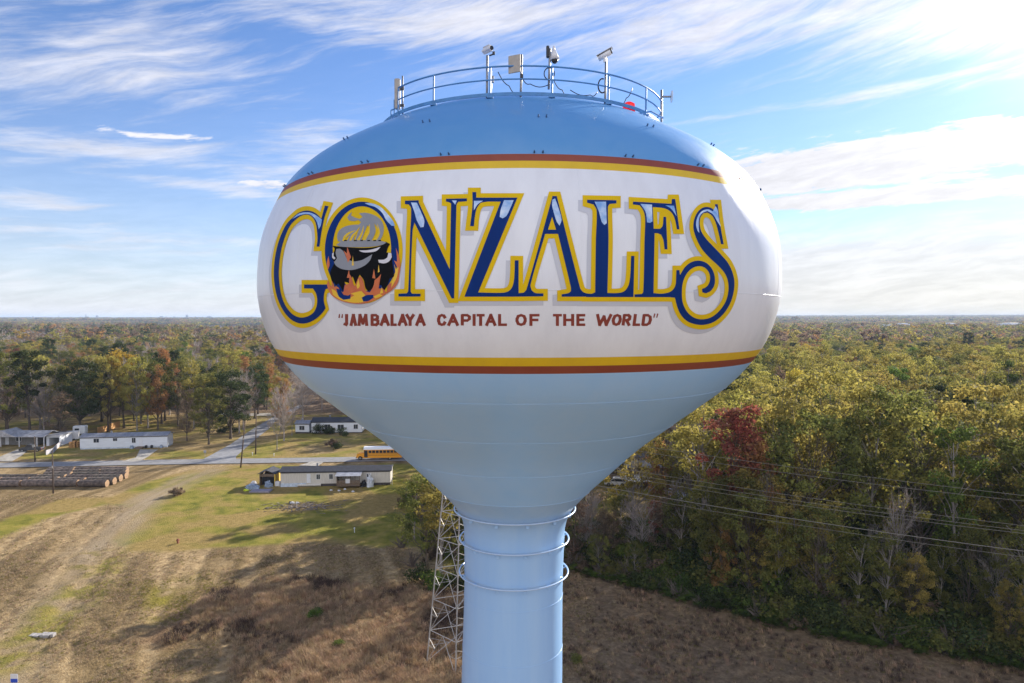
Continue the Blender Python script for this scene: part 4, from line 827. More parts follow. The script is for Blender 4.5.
while tries < 26000:
    tries += 1
    Y_ = 62+RS.uniform(0, 1)**.6*(560-62); a0 = RS.uniform(-43, 44); X_ = Y_*math.tan(R(a0)); d_ = 6.4
    if X_ > 3:
        if Y_ < np.interp(X_, edge[:, 0], edge[:, 1])+2: continue
        if X_ < 27 and Y_ < 113 and RS.rand() < .85: continue
        if pip(X_, Y_, RIGHT_YARD) and RS.rand() < .6: continue
        if 270 < Y_ < 330 and RS.rand() < .3: continue
    else:
        if Y_ < 186 and X_ < -14: continue
        if Y_ < 112: continue
        if Y_ < 250 and X_ < -14:
            if fbm(np.array(X_), np.array(Y_), 26, 77) > .60 or RS.rand() < .15: continue
            if Y_ < 200 and RS.rand() < .4: continue
            if a0 > -20 and Y_ < 215: continue
        if Y_ > 250 and pip(X_, Y_, PASTURE): continue
        if -14 < X_ <= 3 and Y_ < 150 and RS.rand() < .5: continue
    if not okg(X_, Y_, d_) or not free(X_, Y_): continue
    put(X_, Y_); cand.append((X_, Y_))
cand.sort(key=lambda p: p[1])
rest = []
for X_, Y_ in cand:
    inf = abs(X_/Y_) < .77 and not (abs((X_/Y_)*F+CX-514) < 45) 
    w = W_R if (X_ > 3 and Y_ < 300) else (W_L if Y_ < 300 else (W_F if X_ < 0 else W_RF))
    if X_ > 3 and Y_ < 135: w = np.array([.36, .30, .24, .015, .01, .005, .03, 0, .01, .04, 0.])
    k_2 = pick(w); h_ = HT[SPR[k_2]]*RS.uniform(.8, 1.15)*(1.0 if X_ > 3 else 1.0)*(.88+.3*(float(fbm(np.array(X_), np.array(Y_), 60, 94))-.5) if Y_ > 300 else 1); wd = RS.uniform(.85, 1.2)
    if X_ > 3 and Y_ < 300: h_ *= 1.1
    if inf and ntree < 285 and Y_ < 330:
        wh = RW if X_ > 3 else ('in the thicket left of the column' if Y_ < 165 else ('in the yards left of the side road' if X_ < -60 else 'behind the white house beyond the bus'))
        tree(SPR[k_2], X_, Y_, h_, wh, None, None, wd)
    else: rest.append((X_, Y_, k_2, h_, wd))
# full models for the rest of the near woods
src = []; first = {}
for k_ in SPR:
    first[k_] = len(src)
    for v_ in TR[k_]: src.append(combine('wood_tree', *v_))
P = []; S = []; I = []; Wd = []
for X_, Y_, k_2, h_, wd in rest:
    k_ = SPR[k_2]; P.append((X_, Y_, float(gz(X_, Y_)))); S.append(h_/HT[k_]); I.append(first[k_]+RS.randint(len(TR[k_]))); Wd.append(wd)
stuff('woodland', 'mixed autumn woodland behind the nearest trees, green, gold, rust and bare grey', P, S, I, src, 'woodland', wide=Wd)
# low detail crowns further out
def low_tree(seed, leaf, h=18, r=5.2, nl=260, size=.75, bare=False):
    rs = np.random.RandomState(seed); W = Wood(); W.tube([(0, 0, -.5), (0, 0, h*.6)], [.3, .15], 4)
    C = crown_centres(rs, 14, h, r, h*.25, h*.95, 'oak')
    if bare:
        for c in C:
            for _ in range(7):
                s = np.array([0, 0, c[2]*.6])+(c-np.array([0, 0, c[2]*.6]))*rs.uniform(.2, 1); d = rs.normal(0, 1, 3); d[2] = abs(d[2]); d /= np.linalg.norm(d); W.tube([s, s+d*rs.uniform(1.2, 3)], [.09, .03], 3)
        return combine('far_tree', W.mesh('far_trunk', M_twig), None)
    V, Fq = leaves(rs, C, r*rs.uniform(.25, .42, len(C)), nl, size, .7, .8)
    return combine('far_tree', W.mesh('far_trunk', M_bark), mesh_np('far_crown', V, Fq, LM[leaf]))
low = [low_tree(100+i, l_) for i, l_ in enumerate(['gold', 'gold', 'olive', 'olive', 'dark', 'rust', 'brown', 'brown', 'yel', 'red'])]+[low_tree(120+i, 'brown', 16, 5.2, bare=True) for i in range(3)]
LWL = np.array([.06, .05, .07, .06, .06, .13, .12, .11, .03, .003, .13, .13, .13]); LWR = np.array([.11, .10, .09, .08, .06, .14, .12, .11, .03, .003, .09, .09, .09])
P = []; S = []; I = []; Wd = []
def fpts(r0, r1, sp):
    out = []
    ys_ = r0
    while ys_ < r1:
        lim = ys_*math.tan(R(42)); n_ = int(2*lim/sp); xx = np.linspace(-lim, lim, n_)+RS.uniform(-sp*.5, sp*.5, n_); yy = ys_+RS.uniform(-sp*.5, sp*.5, n_); out.append(np.stack([xx, yy], 1)); ys_ += sp*.95
    return np.concatenate(out)
pp = fpts(560, 1500, 9.2)
cl = fbm(pp[:, 0], pp[:, 1], 170, 55, 3); pp = pp[(cl < .66)]
def grp(pts, W1, W2, sc_):
    cz = fbm(pts[:, 0], pts[:, 1], 90, 61, 2)          # species gather in stands
    idx = np.zeros(len(pts), int)
    for i, (x_, y_) in enumerate(pts):
        w = (W1 if x_ < 60 else W2).copy()
        if cz[i] > .56: w[10:] *= 6; w[6:8] *= 1.6
        elif cz[i] < .44: w[:5] *= 2.6; w[10:] *= .25
        idx[i] = RS.choice(len(w), p=w/w.sum())
    return idx
I = grp(pp, LWL, LWR, 1)
stuff('far_woodland', 'hazy woodland canopy stretching to the horizon', np.column_stack([pp, np.zeros(len(pp))]), RS.uniform(.7, 1.0, len(pp))*(1+.4*sm(RS.rand(len(pp)), .82, 1))*(.72+.62*fbm(pp[:, 0], pp[:, 1], 120, 93, 2)), I, low, 'woodland', wide=RS.uniform(.9, 1.35, len(pp)))
# patches of canopy for the last kilometres
def patch(seed):
    rs = np.random.RandomState(seed); Vs = {}; 
    for _ in range(26):
        l_ = ['gold', 'olive', 'dark', 'rust', 'brown', 'brown', 'olive'][rs.randint(7)]; c = np.array([rs.uniform(-30, 30), rs.uniform(-30, 30), rs.uniform(9, 13)]); C = c+rs.normal(0, 1, (6, 3))*np.array([3, 3, 1.6])
        V, _f = leaves(rs, C, np.full(6, 3.2), 60, 1.5, .6, .8); Vs.setdefault(l_, []).append(V)
    ms = []
    for l_, a in Vs.items(): V = np.concatenate(a); ms.append(mesh_np('canopy', V, np.arange(len(V)).reshape(-1, 4), LM[l_]))
    return combine('canopy_patch', *ms)
patches = [patch(200+i) for i in range(5)]
q1 = fpts(1500, 3200, 52); q2 = fpts(3200, 9500, 105)
pp = np.concatenate([q1, q2]); cl = fbm(pp[:, 0], pp[:, 1], 400, 57, 3); kk = (cl < .64); sc2 = np.concatenate([np.full(len(q1), 1.), np.full(len(q2), 1.35)])[kk]; pp = pp[kk]
stuff('horizon_woodland', 'blue hazy line of woodland along the horizon', np.column_stack([pp, np.interp(pp[:, 1], [3000, 9500], [0, 1])*np.interp(pp[:, 0]/pp[:, 1], [-.4, .3, .7], [12, 32, 44])]), sc2*RS.uniform(.85, 1.12, len(pp)), RS.randint(0, 5, len(pp)), patches, 'woodland', wide=np.where(sc2 > 1.2, 1.7, 1.05))
# ------------------------------------------------------------------ undergrowth and shrubs
M_stem = mat('brown_stems', (.17, .135, .11), .95, noise=.25, rnd=.6)
def bush(seed, leaf, r=1.4, n=900, size=.14, twig=18):
    rs = np.random.RandomState(seed); W = Wood(); k = 12; C = np.stack([rs.normal(0, r*.45, k), rs.normal(0, r*.45, k), rs.uniform(.25*r, 1.25*r, k)], 1)
    for _ in range(twig):
        c = C[rs.randint(k)]*rs.uniform(.8, 1.25); W.tube(limb(rs, (rs.normal(0, .12), rs.normal(0, .12), -.1), c, .05, 4, .06), [.035, .03, .022, .01], 3)
    if not leaf: return W.mesh('stems', M_stem), None
    V, Fq = leaves(rs, C, r*rs.uniform(.3, .5, k), n, size, .8, .6); V[:, 2] = np.maximum(V[:, 2], .03); return W.mesh('stems', M_bark), mesh_np('foliage', V, Fq, LM[leaf])
def fan_palm(seed):
    rs = np.random.RandomState(seed); V = []
    for _ in range(26):
        a = rs.uniform(0, 2*PI); e = rs.uniform(.3, 1.2); d = np.array([math.cos(a)*math.cos(e), math.sin(a)*math.cos(e), math.sin(e)]); c = d*rs.uniform(.5, 1.0); s = np.cross(d, [0, 0, 1.]); s /= np.linalg.norm(s); up = np.cross(s, d)
        for b in np.linspace(-1.3, 1.3, 9):
            t = d*math.cos(b)+s*math.sin(b); l_ = .5; q = np.cross(t, up)*.035; V += [c-q, c+q, c+t*l_+q*.3-up*.06, c+t*l_-q*.3-up*.06]
    V = np.array(V); return mesh_np('fronds', V, np.arange(len(V)).reshape(-1, 4), LM['green'])
B_dark = [bush(1, 'dark', 1.6, 1300), bush(2, 'dark', 1.3, 1100)]; B_green = [bush(3, 'green', 1.5, 1100), bush(4, 'olive', 1.6, 1100)]; B_bare = [bush(5, None, 1.7, twig=70), bush(6, None, 1.4, twig=60)]; B_brown = [bush(7, 'brown', 1.2, 900), bush(8, 'brown', 1.0, 700)]
PALM = [fan_palm(1), fan_palm(2)]
def shrub(ms, x, y, s, label, group='shrubs along the edge of the woods', name='shrub'):
    e = empty(name, (x, y, float(gz(x, y))), RS.uniform(0, 6.28), label, 'shrub', group); e.scale = (s, s, s); link('stems', ms[0], e)
    if ms[1]: link('foliage', ms[1], e)
    return e
def off_edge(x, d): return float(np.interp(x, edge[:, 0], edge[:, 1]))+d
for k in range(46):
    X_ = 8+k*1.0+RS.uniform(-.4, .4); Y_ = off_edge(X_, RS.uniform(-.8, 2.2)); q_ = RS.rand()
    if q_ < .32: shrub(B_dark[k % 2], X_, Y_, RS.uniform(.7, 1.25), 'dark green shrub at the foot of the woods right of the column')
    elif q_ < .6: shrub(B_green[k % 2], X_, Y_, RS.uniform(.6, 1.2), 'bright green shrub at the foot of the woods right of the column')
    elif q_ < .85: shrub(B_bare[k % 2], X_, Y_, RS.uniform(.9, 1.6), 'leafless tangled shrub at the foot of the woods right of the column', name='bare_shrub')
    else: shrub(B_brown[k % 2], X_, Y_, RS.uniform(.6, 1.), 'dry brown shrub at the foot of the woods right of the column')
for px_, py_, b_, s_, t_ in ((436,592,B_green[0],1.2,'bright green shrub at the foot of the lattice mast'),(446,588,B_green[1],1.0,'olive shrub beside the lattice mast'),(424,585,B_dark[0],1.1,'dark shrub at the left end of the thicket beside the mast'),(458,592,B_dark[1],1.3,'dark shrub between lattice mast and column'),(412,566,B_bare[0],1.1,'grey leafless shrub left of the thicket beside the mast'),(402,548,B_bare[1],1.3,'leafless shrub highest on the lawn edge beside the bowl'),(418,575,B_bare[1],1.2,'leafless shrub between the lawn and the thicket'),(408,508,B_brown[0],1.6,'brown scrub on the lawn edge right of the cream mobile home'),(420,520,B_bare[0],2.,'tall grey scrub on the lawn edge right of the cream mobile home'),
    (175,496,B_brown[0],1.0,'rounded brown bush beside the dirt track below the road'),(181,494,B_brown[1],.8,'smaller brown bush right beside the rounded one by the dirt track'),(315,621,B_green[0],.55,'small bright green bush in the middle of the brown weeds'),(339,648,B_green[0],.4,'tiny bright green sprout low in the brown weeds'),(577,664,B_green[1],.45,'small green bush right beside the column foot'),
    (321,434,B_dark[0],1.3,'dark round shrub in front of the white house beyond the bus'),(330,434,B_dark[1],1.3,'dark shrub under the windows of the white house beyond the bus'),(343,436,B_dark[0],1.,'low dark shrub at the right of the white house beyond the bus'),(332,447,B_brown[0],1.3,'brown brush heap on the lawn above the bus'),(338,449,B_dark[1],1.1,'dark low bush on the lawn left of the bus'),(232,432,B_dark[0],1.,'low dark shrub on the lawn left of the side road'),(222,433,B_dark[1],1.1,'low dark hedge clump on the lawn left of the side road')):
    X_, Y_ = at(px_, py_); shrub(b_, X_, Y_, s_, t_, 'single shrubs in the open')
us = [combine('undergrowth_plant', *b) for b in B_dark+B_green+B_bare+B_brown]+[combine('palm', p, None) for p in PALM]
P = []; S = []; I = []
while len(P) < 2100:
    X_ = RS.uniform(4, 150); Y_ = off_edge(X_, 0)+.8+RS.exponential(16)
    if not free(X_, Y_) or X_/Y_ > .85: continue
    dpt = Y_-off_edge(X_, 0); q_ = RS.rand()
    if X_ < 27 and Y_ < 116 and RS.rand() < .15: continue
    P.append((X_, Y_, float(gz(X_, Y_)))); S.append(RS.uniform(.7, 1.5)*(1.5 if dpt > 5 else 1)*(.8 if X_ < 27 and Y_ < 116 else 1)); I.append(RS.choice(10, p=[.09, .08, .11, .24, .12, .11, .11, .08, .03, .03]))
for _ in range(230):
    X_, Y_ = RS.uniform(-13, 4), RS.uniform(90, 128)
    if Y_ < 97-(X_+3)*.2: continue
    P.append((X_, Y_, float(gz(X_, Y_)))); S.append(RS.uniform(.6, 1.2)); I.append(RS.choice(10))
# fallen fronds and palmetto along the front
for _ in range(150):
    X_ = RS.uniform(8, 56); P.append((X_, off_edge(X_, RS.uniform(-2.2, .6)), 0.)); S.append(RS.uniform(.6, 1.)); I.append(8+RS.randint(2))
stuff('undergrowth', 'dense dark undergrowth of shrubs, palmetto and vines below the trees', P, S, I, us, 'undergrowth')
# ------------------------------------------------------------------ dry grass and weeds
def tuft(seed, m, h=.35, n=16, spread=.22, w=.012):
    rs = np.random.RandomState(seed); V = []; Fc = []
    for k in range(n):
        a = rs.uniform(0, 2*PI); b = np.array([rs.normal(0, spread*.5), rs.normal(0, spread*.5), 0]); l_ = h*rs.uniform(.5, 1.15); d = np.array([math.cos(a), math.sin(a), 0])*rs.uniform(.15, .9)*l_; s = np.array([-math.sin(a), math.cos(a), 0])*w
        i = len(V); V += [b-s, b+s, b+d*.45+[0, 0, l_*.7]+s*.7, b+d*.45+[0, 0, l_*.7]-s*.7, b+d+[0, 0, l_*.95]]; Fc.append((i, i+1, i+2, i+3)); Fc.append((i+3, i+2, i+4, i+4))
    V = np.array(V); q = np.array(Fc); return mesh_np('tuft', V, [q[0::2], q[1::2][:, :3]], m)
M_straw = mat('dry_straw', (.52, .40, .25), .9, col2=(.30, .21, .12), nscale=.6, trans=.25, rnd=.8); M_weed = mat('rusty_dead_weeds', (.52, .36, .21), .9, col2=(.30, .19, .105), nscale=.6, trans=.2, rnd=.9); M_yg = mat('yellowing_grass', (.30, .25, .035), .9, col2=(.16, .15, .03), nscale=.6, trans=.3, rnd=.6); M_wdark = mat('dark_brush', (.075, .045, .03), .95, rnd=.6)
gs = [tuft(1, M_straw), tuft(2, M_straw, .28, 20), tuft(3, M_yg, .26, 22)]
def zone_at(x, y):
    lw = soft(x, y, LAWN, 1.2); tk = 1-sm(pdist(x, y, TRACK), 1., 3.2); return lw, tk
n_ = 130000; yy = 58+RS.uniform(0, 1, n_)**1.25*78; xx = yy*RS.uniform(-.80, .12, n_); lw, tk = zone_at(xx, yy); br_ = soft(xx, yy, BRUSH, 1.); gpp = soft(xx, yy, GREENP, 2)
sw2 = swath(xx, yy); keep = RS.rand(n_) < (1-lw)*(1-tk*.85)*(1-br_)*(.12+.55*sw2)*sm(fbm(xx, yy, 5, 15), .3, .62)*1.2; xx, yy, gpp = xx[keep], yy[keep], gpp[keep]
stuff('dry_grass', 'dry mown hay stubble and straw over the field', np.column_stack([xx, yy, gz(xx, yy)]), RS.uniform(.35, .85, len(xx)), np.where(RS.rand(len(xx)) < .12+.7*gpp, 2, RS.randint(0, 2, len(xx))), gs, 'grass')
gw = [tuft(5, M_weed, .8, 26, .4, .016), tuft(6, M_weed, .65, 30, .45, .016), tuft(7, M_straw, .6, 22, .4, .014), tuft(8, M_wdark, .8, 34, .5, .02)]
n_ = 34000; yy = RS.uniform(56, 97, n_); xx = RS.uniform(-38, 3, n_); br_ = soft(xx+2*(fbm(xx, yy, 6, 3)-.5), yy, BRUSH, 2.)
dk = sm(fbm(xx, yy, 6, 19), .5, .6)*sm(yy, 72, 78); keep = RS.rand(n_) < br_*(.12+1.1*sm(fbm(xx, yy, 5, 13), .35, .65)); xx, yy, dk = xx[keep], yy[keep], dk[keep]
hh = .4+1.*fbm(xx, yy, 5, 23)
stuff('dead_weeds', 'tall rusty brown dead weeds covering the ground left of the column', np.column_stack([xx, yy, gz(xx, yy)]), hh*RS.uniform(.6, 1.1, len(xx)), np.where(RS.rand(len(xx)) < dk*.8, 3, RS.choice(3, len(xx), p=[.34, .3, .36])), gw, 'weeds')
# thin litter on the bare ground right of the column
n_ = 26000; xx = RS.uniform(3, 62, n_); yy = np.interp(xx, edge[:, 0], edge[:, 1])-RS.uniform(-1, 34, n_); k_ = (yy > 56) & (RS.rand(n_) < .1+.5*sm(fbm(xx, yy, 5, 91), .45, .6)); xx, yy = xx[k_], yy[k_]
stuff('leaf_litter', 'sparse dead grass and litter on the bare brown ground right of the column', np.column_stack([xx, yy, gz(xx, yy)]), RS.uniform(.25, .7, len(xx)), RS.choice(4, len(xx), p=[.3, .3, .25, .15]), [gw[0], gs[0], gs[2], gw[3]], 'grass')
# ------------------------------------------------------------------ buildings
M_wsid = mat('white_siding', (.66, .69, .74), .6, noise=.10, nscale=1.2, stretch=(.3, 1, 3)); M_csid = mat('cream_siding', (.56, .52, .46), .65, noise=.12, nscale=1.5, stretch=(3, 1, .4)); M_roofg = mat('grey_metal_roof', (.25, .26, .29), .5, .2, noise=.25, nscale=1.2, stretch=(1, .3, 1)); M_roofd = mat('dark_shingle_roof', (.035, .037, .048), .8, noise=.3, nscale=1.5)
M_glass = mat('dark_window_glass', (.03, .035, .045), .12, spec=.6); M_trim = mat('white_trim', (.62, .62, .64), .5); M_dtrim = mat('dark_trim', (.05, .04, .04), .6); M_wood = mat('weathered_wood', (.17, .12, .08), .85, noise=.35, nscale=2, stretch=(4, 1, 1)); M_owood = mat('fresh_orange_boards', (.50, .27, .10), .8, noise=.2, nscale=2); M_corr = mat('weathered_corrugated_roof', (.38, .38, .40), .55, .3, noise=.35, nscale=1.1)
M_door = mat('pale_door', (.66, .67, .70), .5); M_tarp = mat('blue_grey_tarp', (.30, .37, .48), .6, noise=.3, nscale=2); M_skirt = mat('pale_blue_skirting', (.50, .57, .66), .6, noise=.25, nscale=1.5); M_brickc = mat('grey_block', (.23, .22, .21), .9, noise=.2, nscale=2)
M_sunlit = mat('sunlit_yellow_boards', (.62, .42, .06), .7)  # sunlight on the shed's right side put into the colour as yellow
def openings(e, items, y):
    """items: (kind, x0, x1, z0, z1); fronts face -y"""
    for k_, a, b, c, d in items:
        if k_ == 'window':
            f = MB().box(a-.08, y-.06, c-.08, a, y, d+.08).box(b, y-.06, c-.08, b+.08, y, d+.08).box(a, y-.06, d, b, y, d+.08).box(a, y-.06, c-.08, b, y, c).box((a+b)/2-.025, y-.05, c, (a+b)/2+.025, y-.01, d).build('window', M_trim, e)
            MB().box(a, y-.03, c, b, y-.006, d).build('pane', M_glass, f)
        else:
            f = MB().box(a, y-.05, c, b, y-.006, d, bev=.015).build('door', M_door, e); MB().ball((b-.1, y-.08, (c+d)/2), .05, 8, 6).build('handle', M_dtrim, f)
def seams(m, L, n): pass
def home(name, label, x, y, rz, L, Dp, z0, h, roofh, wall, roof, items, over=.25, skirt=None, endwin=()):
    e = empty(name, (x, y, 0), rz, label, 'house')
    MB().box(0, 0, z0, L, Dp, z0+h).build('wall', wall, e)
    zt_ = z0+h
    r = MB(); pr_ = [(-over, zt_), (Dp/2, zt_+roofh), (Dp+over, zt_), (Dp+over, zt_+.14), (Dp/2, zt_+roofh+.14), (-over, zt_+.14)]; r.prismx(pr_, -over, L+over); ro = r.build('roof', roof, e)
    MB().prismx([(0.02, zt_-.002), (Dp-.02, zt_-.002), (Dp/2, zt_+roofh-.02)], .02, L-.02).build('gable', wall, e)
    MB().box(L*.3, Dp*.6, zt_+roofh*.5, L*.3+.35, Dp*.6+.35, zt_+roofh+.55).build('vent', M_roofg, ro)
    MB().box(-.03, -.03, zt_-.2, L+.03, -.001, zt_-.004).build('fascia', M_dtrim if roof is not M_corr else wall, e)
    if z0 > .1: MB().box(.04, .05, -.1, L-.04, Dp-.05, z0-.003).build('skirting', skirt or M_dtrim, e)
    openings(e, items, 0.); return e
def angle(p, q): return math.atan2(q[1]-p[1], q[0]-p[0])
p, q = at(80, 449.5), at(167.5, 447.2); LA = math.dist(p, q)
e = home('mobile_home', 'long white mobile home with grey roof across the road at the left', p[0], p[1], angle(p, q), LA, 4.6, .35, 2.75, .7, M_wsid, M_roofg,
  [('window', 3.4, 4.7, 1.75, 2.75), ('window', 8.2, 9.2, 2.05, 2.8), ('window', 12.9, 13.8, 1.45, 2.75), ('door', 14.6, 15.6, .5, 2.7)], skirt=M_skirt)
MB().box(14.2, -1.6, -.1, 16., -.05, .45).box(14.4, -2.1, -.1, 15.8, -1.6, .22).build('porch_step', M_wood, e)
for k, (xx_, w_) in enumerate(((13.2, .9), (16.8, .5), (20.6, .6), (18.2, .5))): tag(MB().box(-w_/2, -.35, 0, w_/2, .35, .55+.25*(k % 2), bev=.08).box(-w_/2+.1, -.25, .55, w_/2-.1, .25, .85, bev=.05).build('patio_clutter', M_dark if k % 2 else M_tarp), ['dark covered grill left of the white mobile home door', 'blue planter right of the white mobile home door', 'dark bin at the right end of the white mobile home', 'blue tub along the right half of the white mobile home'][k], ['grill', 'planter', 'bin', 'tub'][k]).location = (p[0]+xx_*math.cos(angle(p, q)), p[1]+xx_*math.sin(angle(p, q))-.8, 0)
p, q = at(280.6, 487.), at(390.5, 485.); LB = math.dist(p, q)
eB = home('mobile_home', 'cream mobile home with a dark roof and lean-to porch nearest on the lawn', p[0], p[1], angle(p, q), LB, 4.8, .55, 2.45, .65, M_csid, M_roofd,
  [('window', 7.3, 8.0, 1.5, 2.5), ('window', 9.9, 10.6, 1.5, 2.5), ('door', 5.3, 6.1, .75, 2.65), ('window', 17.6, 18.4, 1.4, 2.4)])
MB().box(0, -.12, -.05, 5.2, -.02, .75).build('skirting_panel', M_skirt, eB)
bo = MB().prismx([(-.1, 0), (-.02, .55), (-.5, .3)], 3.5, 8.2).build('fallen_panel', M_csid, eB)
# porch
x0_ = LB*.525; po = MB(); po.box(x0_, -2.4, .45, x0_+4.7, -.01, .6)
for k in range(24): po.box(x0_+k*.196, -2.44, .6, x0_+k*.196+.16, -2.39, 1.55)
for k in range(6): po.box(x0_+.0+k*.91, -2.4, .6, x0_+.12+k*.91, -2.28, 2.65)
po.box(x0_, -2.42, 1.55, x0_+4.7, -2.3, 1.65).box(x0_-.02, -2.4, .6, x0_+.04, -.05, 2.6).build('porch', M_wood, eB)
MB().prismx([(-2.8, 2.6), (-.02, 2.92), (-.02, 2.98), (-2.8, 2.66)], x0_-.3, x0_+4.9).build('porch_roof', M_corr, eB)
MB().box(x0_+1.8, -2.5, 1.1, x0_+2.7, -2.45, 2.0, bev=.02).build('porch_panel', M_trim, eB)
MB().tube([(x0_+5.9, -.9, 0), (x0_+5.85, -.85, 2.3)], .05, 6).tube([(LB+.35, -.1, 0), (LB+.35, -.1, 4.3)], .045, 6).build('pipe', M_trim, eB)
def world_of(e, x, y): c, s = math.cos(e.rotation_euler.z), math.sin(e.rotation_euler.z); return e.location.x+x*c-y*s, e.location.y+x*s+y*c
def lump(name, x, y, z, rx, ry, rz_, m, label, cat, seed=0, group=None, rot=0.):
    rs = np.random.RandomState(seed); b = MB(); nu, nv = 12, 8; V = []
    for i in range(nv+1):
        t = PI*.5*i/nv
        for j in range(nu): a = 2*PI*j/nu; k = 1+.18*rs.normal(); V.append((rx*k*math.sin(t)*math.cos(a), ry*k*math.sin(t)*math.sin(a), rz_*(math.cos(t)*k if i else 1)))
    Fc = [(i*nu+j, (i+1)*nu+j, (i+1)*nu+(j+1) % nu, i*nu+(j+1) % nu) for i in range(nv) for j in range(nu)]
    o = b.add(V, Fc).build(name, m); o.location = (x, y, z); o.rotation_euler.z = rot; return tag(o, label, cat, group)
x_, y_ = world_of(eB, x0_+6.6, -1.2); lump('covered_heap', x_, y_, 0, .7, .6, 2.3, M_wsid, 'tall white wrapped bundle against the right part of the cream mobile home', 'bundle', 3)
x_, y_ = world_of(eB, x0_+5.2, -1.); lump('oil_tank', x_, y_, 0, .6, .5, 1.2, M_dark, 'dark barrel between the porch and the white bundle', 'barrel', 4)
# open shed with junk in front
sx, sy = at(259.5, 486); rz = angle(at(259, 487), at(274, 486.5))
e = empty('garden_shed', (sx, sy, 0), 0, 'small dark open shed with a shallow roof left of the cream mobile home', 'shed')
MB().box(0, 0, 0, .12, 3.6, 2.5).box(0, 3.48, 0, 3.2, 3.6, 2.5).box(.12, .02, 1.95, 3.08, .12, 2.5).build('wall', M_wood, e); MB().box(3.08, 0, 0, 3.2, 3.6, 2.5).box(3.1, -.06, 0, 3.3, .0, 2.6).build('side_panel', M_sunlit, e)
MB().prism([(-.25, 2.5), (1.6, 3.25), (3.45, 2.5), (3.45, 2.62), (1.6, 3.37), (-.25, 2.62)], -.35, 3.9).build('roof', M_roofg if False else M_roofd, e); MB().box(.12, 1.2, 0, 3.08, 1.3, 1.6).build('shelf', M_dark, e)
def at0(px, py): x, y = at(px, py); return x, y
jx, jy = at(261, 491.5); tag(MB().prism([(-2., .02), (2., .02), (2., .35), (-2., .22)], -1.0, 1.0).build('wooden_deck', mat('faded_mauve_boards', (.27, .24, .29), .85, noise=.2, nscale=2)), 'low greyish mauve deck on the grass in front of the open shed', 'deck').location = (jx, jy, 0)
tag(bpy.context.scene.objects['wooden_deck'], None)
x_, y_ = at(252, 488.5); lump('tarp_heap', x_, y_, 0, 1.3, .8, .9, M_tarp, 'blue grey tarp heap left of the deck by the shed', 'tarp', 5)
x_, y_ = at(268.5, 487); lump('tarp_heap', x_, y_, 0, .8, .6, 1.2, M_tarp, 'blue grey tarp bundle on the deck right before the shed opening', 'tarp', 6)
x_, y_ = at(253.5, 483.5); lump('white_sack', x_, y_, 0, .6, .5, .5, M_trim, 'small white sack on the grass left behind the tarp heap', 'sack', 7)
x_, y_ = at(246, 490.8); lump('yellow_tub', x_, y_, 0, .55, .4, .35, mat('lime_plastic', (.55, .62, .03), .5), 'lime yellow tub on the grass at the far left of the shed clutter', 'tub', 8)
x_, y_ = at(277.8, 486); tag(MB().box(-.5, -.3, 0, .5, .3, 1.0).box(-.42, -.34, .1, .42, -.3, .9).build('cabinet', M_trim), 'small white cabinet standing between shed and cream mobile home', 'cabinet').location = (x_, y_, 0)
# burn pile on the lawn
bx, by = at(303, 507); W = Wood(); rs = np.random.RandomState(5)
for _ in range(260): a = rs.normal(0, [3.2, 1.6, .05]); b = a+rs.normal(0, [.8, .6, .12]); a[2] = abs(a[2])*.6+.03; b[2] = abs(b[2])*.8+.05; W.tube([a, b], [rs.uniform(.03, .1), .02], 4)
o = link('debris_pile', W.mesh('debris', mat('charred_and_pale_debris', (.30, .25, .21), .9, col2=(.06, .05, .05), nscale=2.2, rnd=.2))); o.location = (bx, by, 0); tag(o, 'scattered low pile of charred branches and rubble on the lawn', 'debris')
for k, (px_, py_, s_) in enumerate(((292.5, 503.5, .35), (297.5, 503.5, .3), (290.5, 502.8, .25))): x_, y_ = at(px_, py_); lump('rubbish_bag', x_, y_, 0, s_*1.2, s_, s_, M_trim if k < 2 else M_dark, ['white rubbish bag at the left end of the debris pile', 'smaller white rubbish bag beside the first on the debris pile', 'dark rubbish bag at the outer end of the debris pile'][k], 'bag', 20+k)
for k, (px_, py_) in enumerate(((345, 489.5), (339, 491), (353, 491.8), (331, 490.5))): x_, y_ = at(px_, py_); lump('litter', x_, y_, 0, .28, .25, .22, M_trim, 'scrap of white litter on the shaded lawn before the porch', 'litter', 30+k, 'white litter before the porch')
# white house beyond the bus and its cabin
p, q = at(311.5, 433.5), at(362, 433.); e = home('ranch_house', 'white low house with dark roof beyond the school bus', p[0], p[1], angle(p, q), math.dist(p, q), 7, .3, 3.1, .9, M_wsid, M_roofd, [('window', 4, 5.6, 1.3, 2.7), ('window', 7.8, 9.6, 1.2, 2.6), ('door', 6.4, 7.3, .4, 2.7), ('window', 12.6, 13.8, 1.3, 2.6), ('window', 1.4, 2.2, 1.5, 2.6)])
p, q = at(296.5, 433), at(309.5, 433); e = home('cabin', 'small white gabled cabin left of the white house beyond the bus', p[0], p[1]-1, 0, 4.1, 3.5, .5, 2.4, .8, M_wsid, M_roofg, [('window', 1.2, 2.7, 1.1, 2.3)])
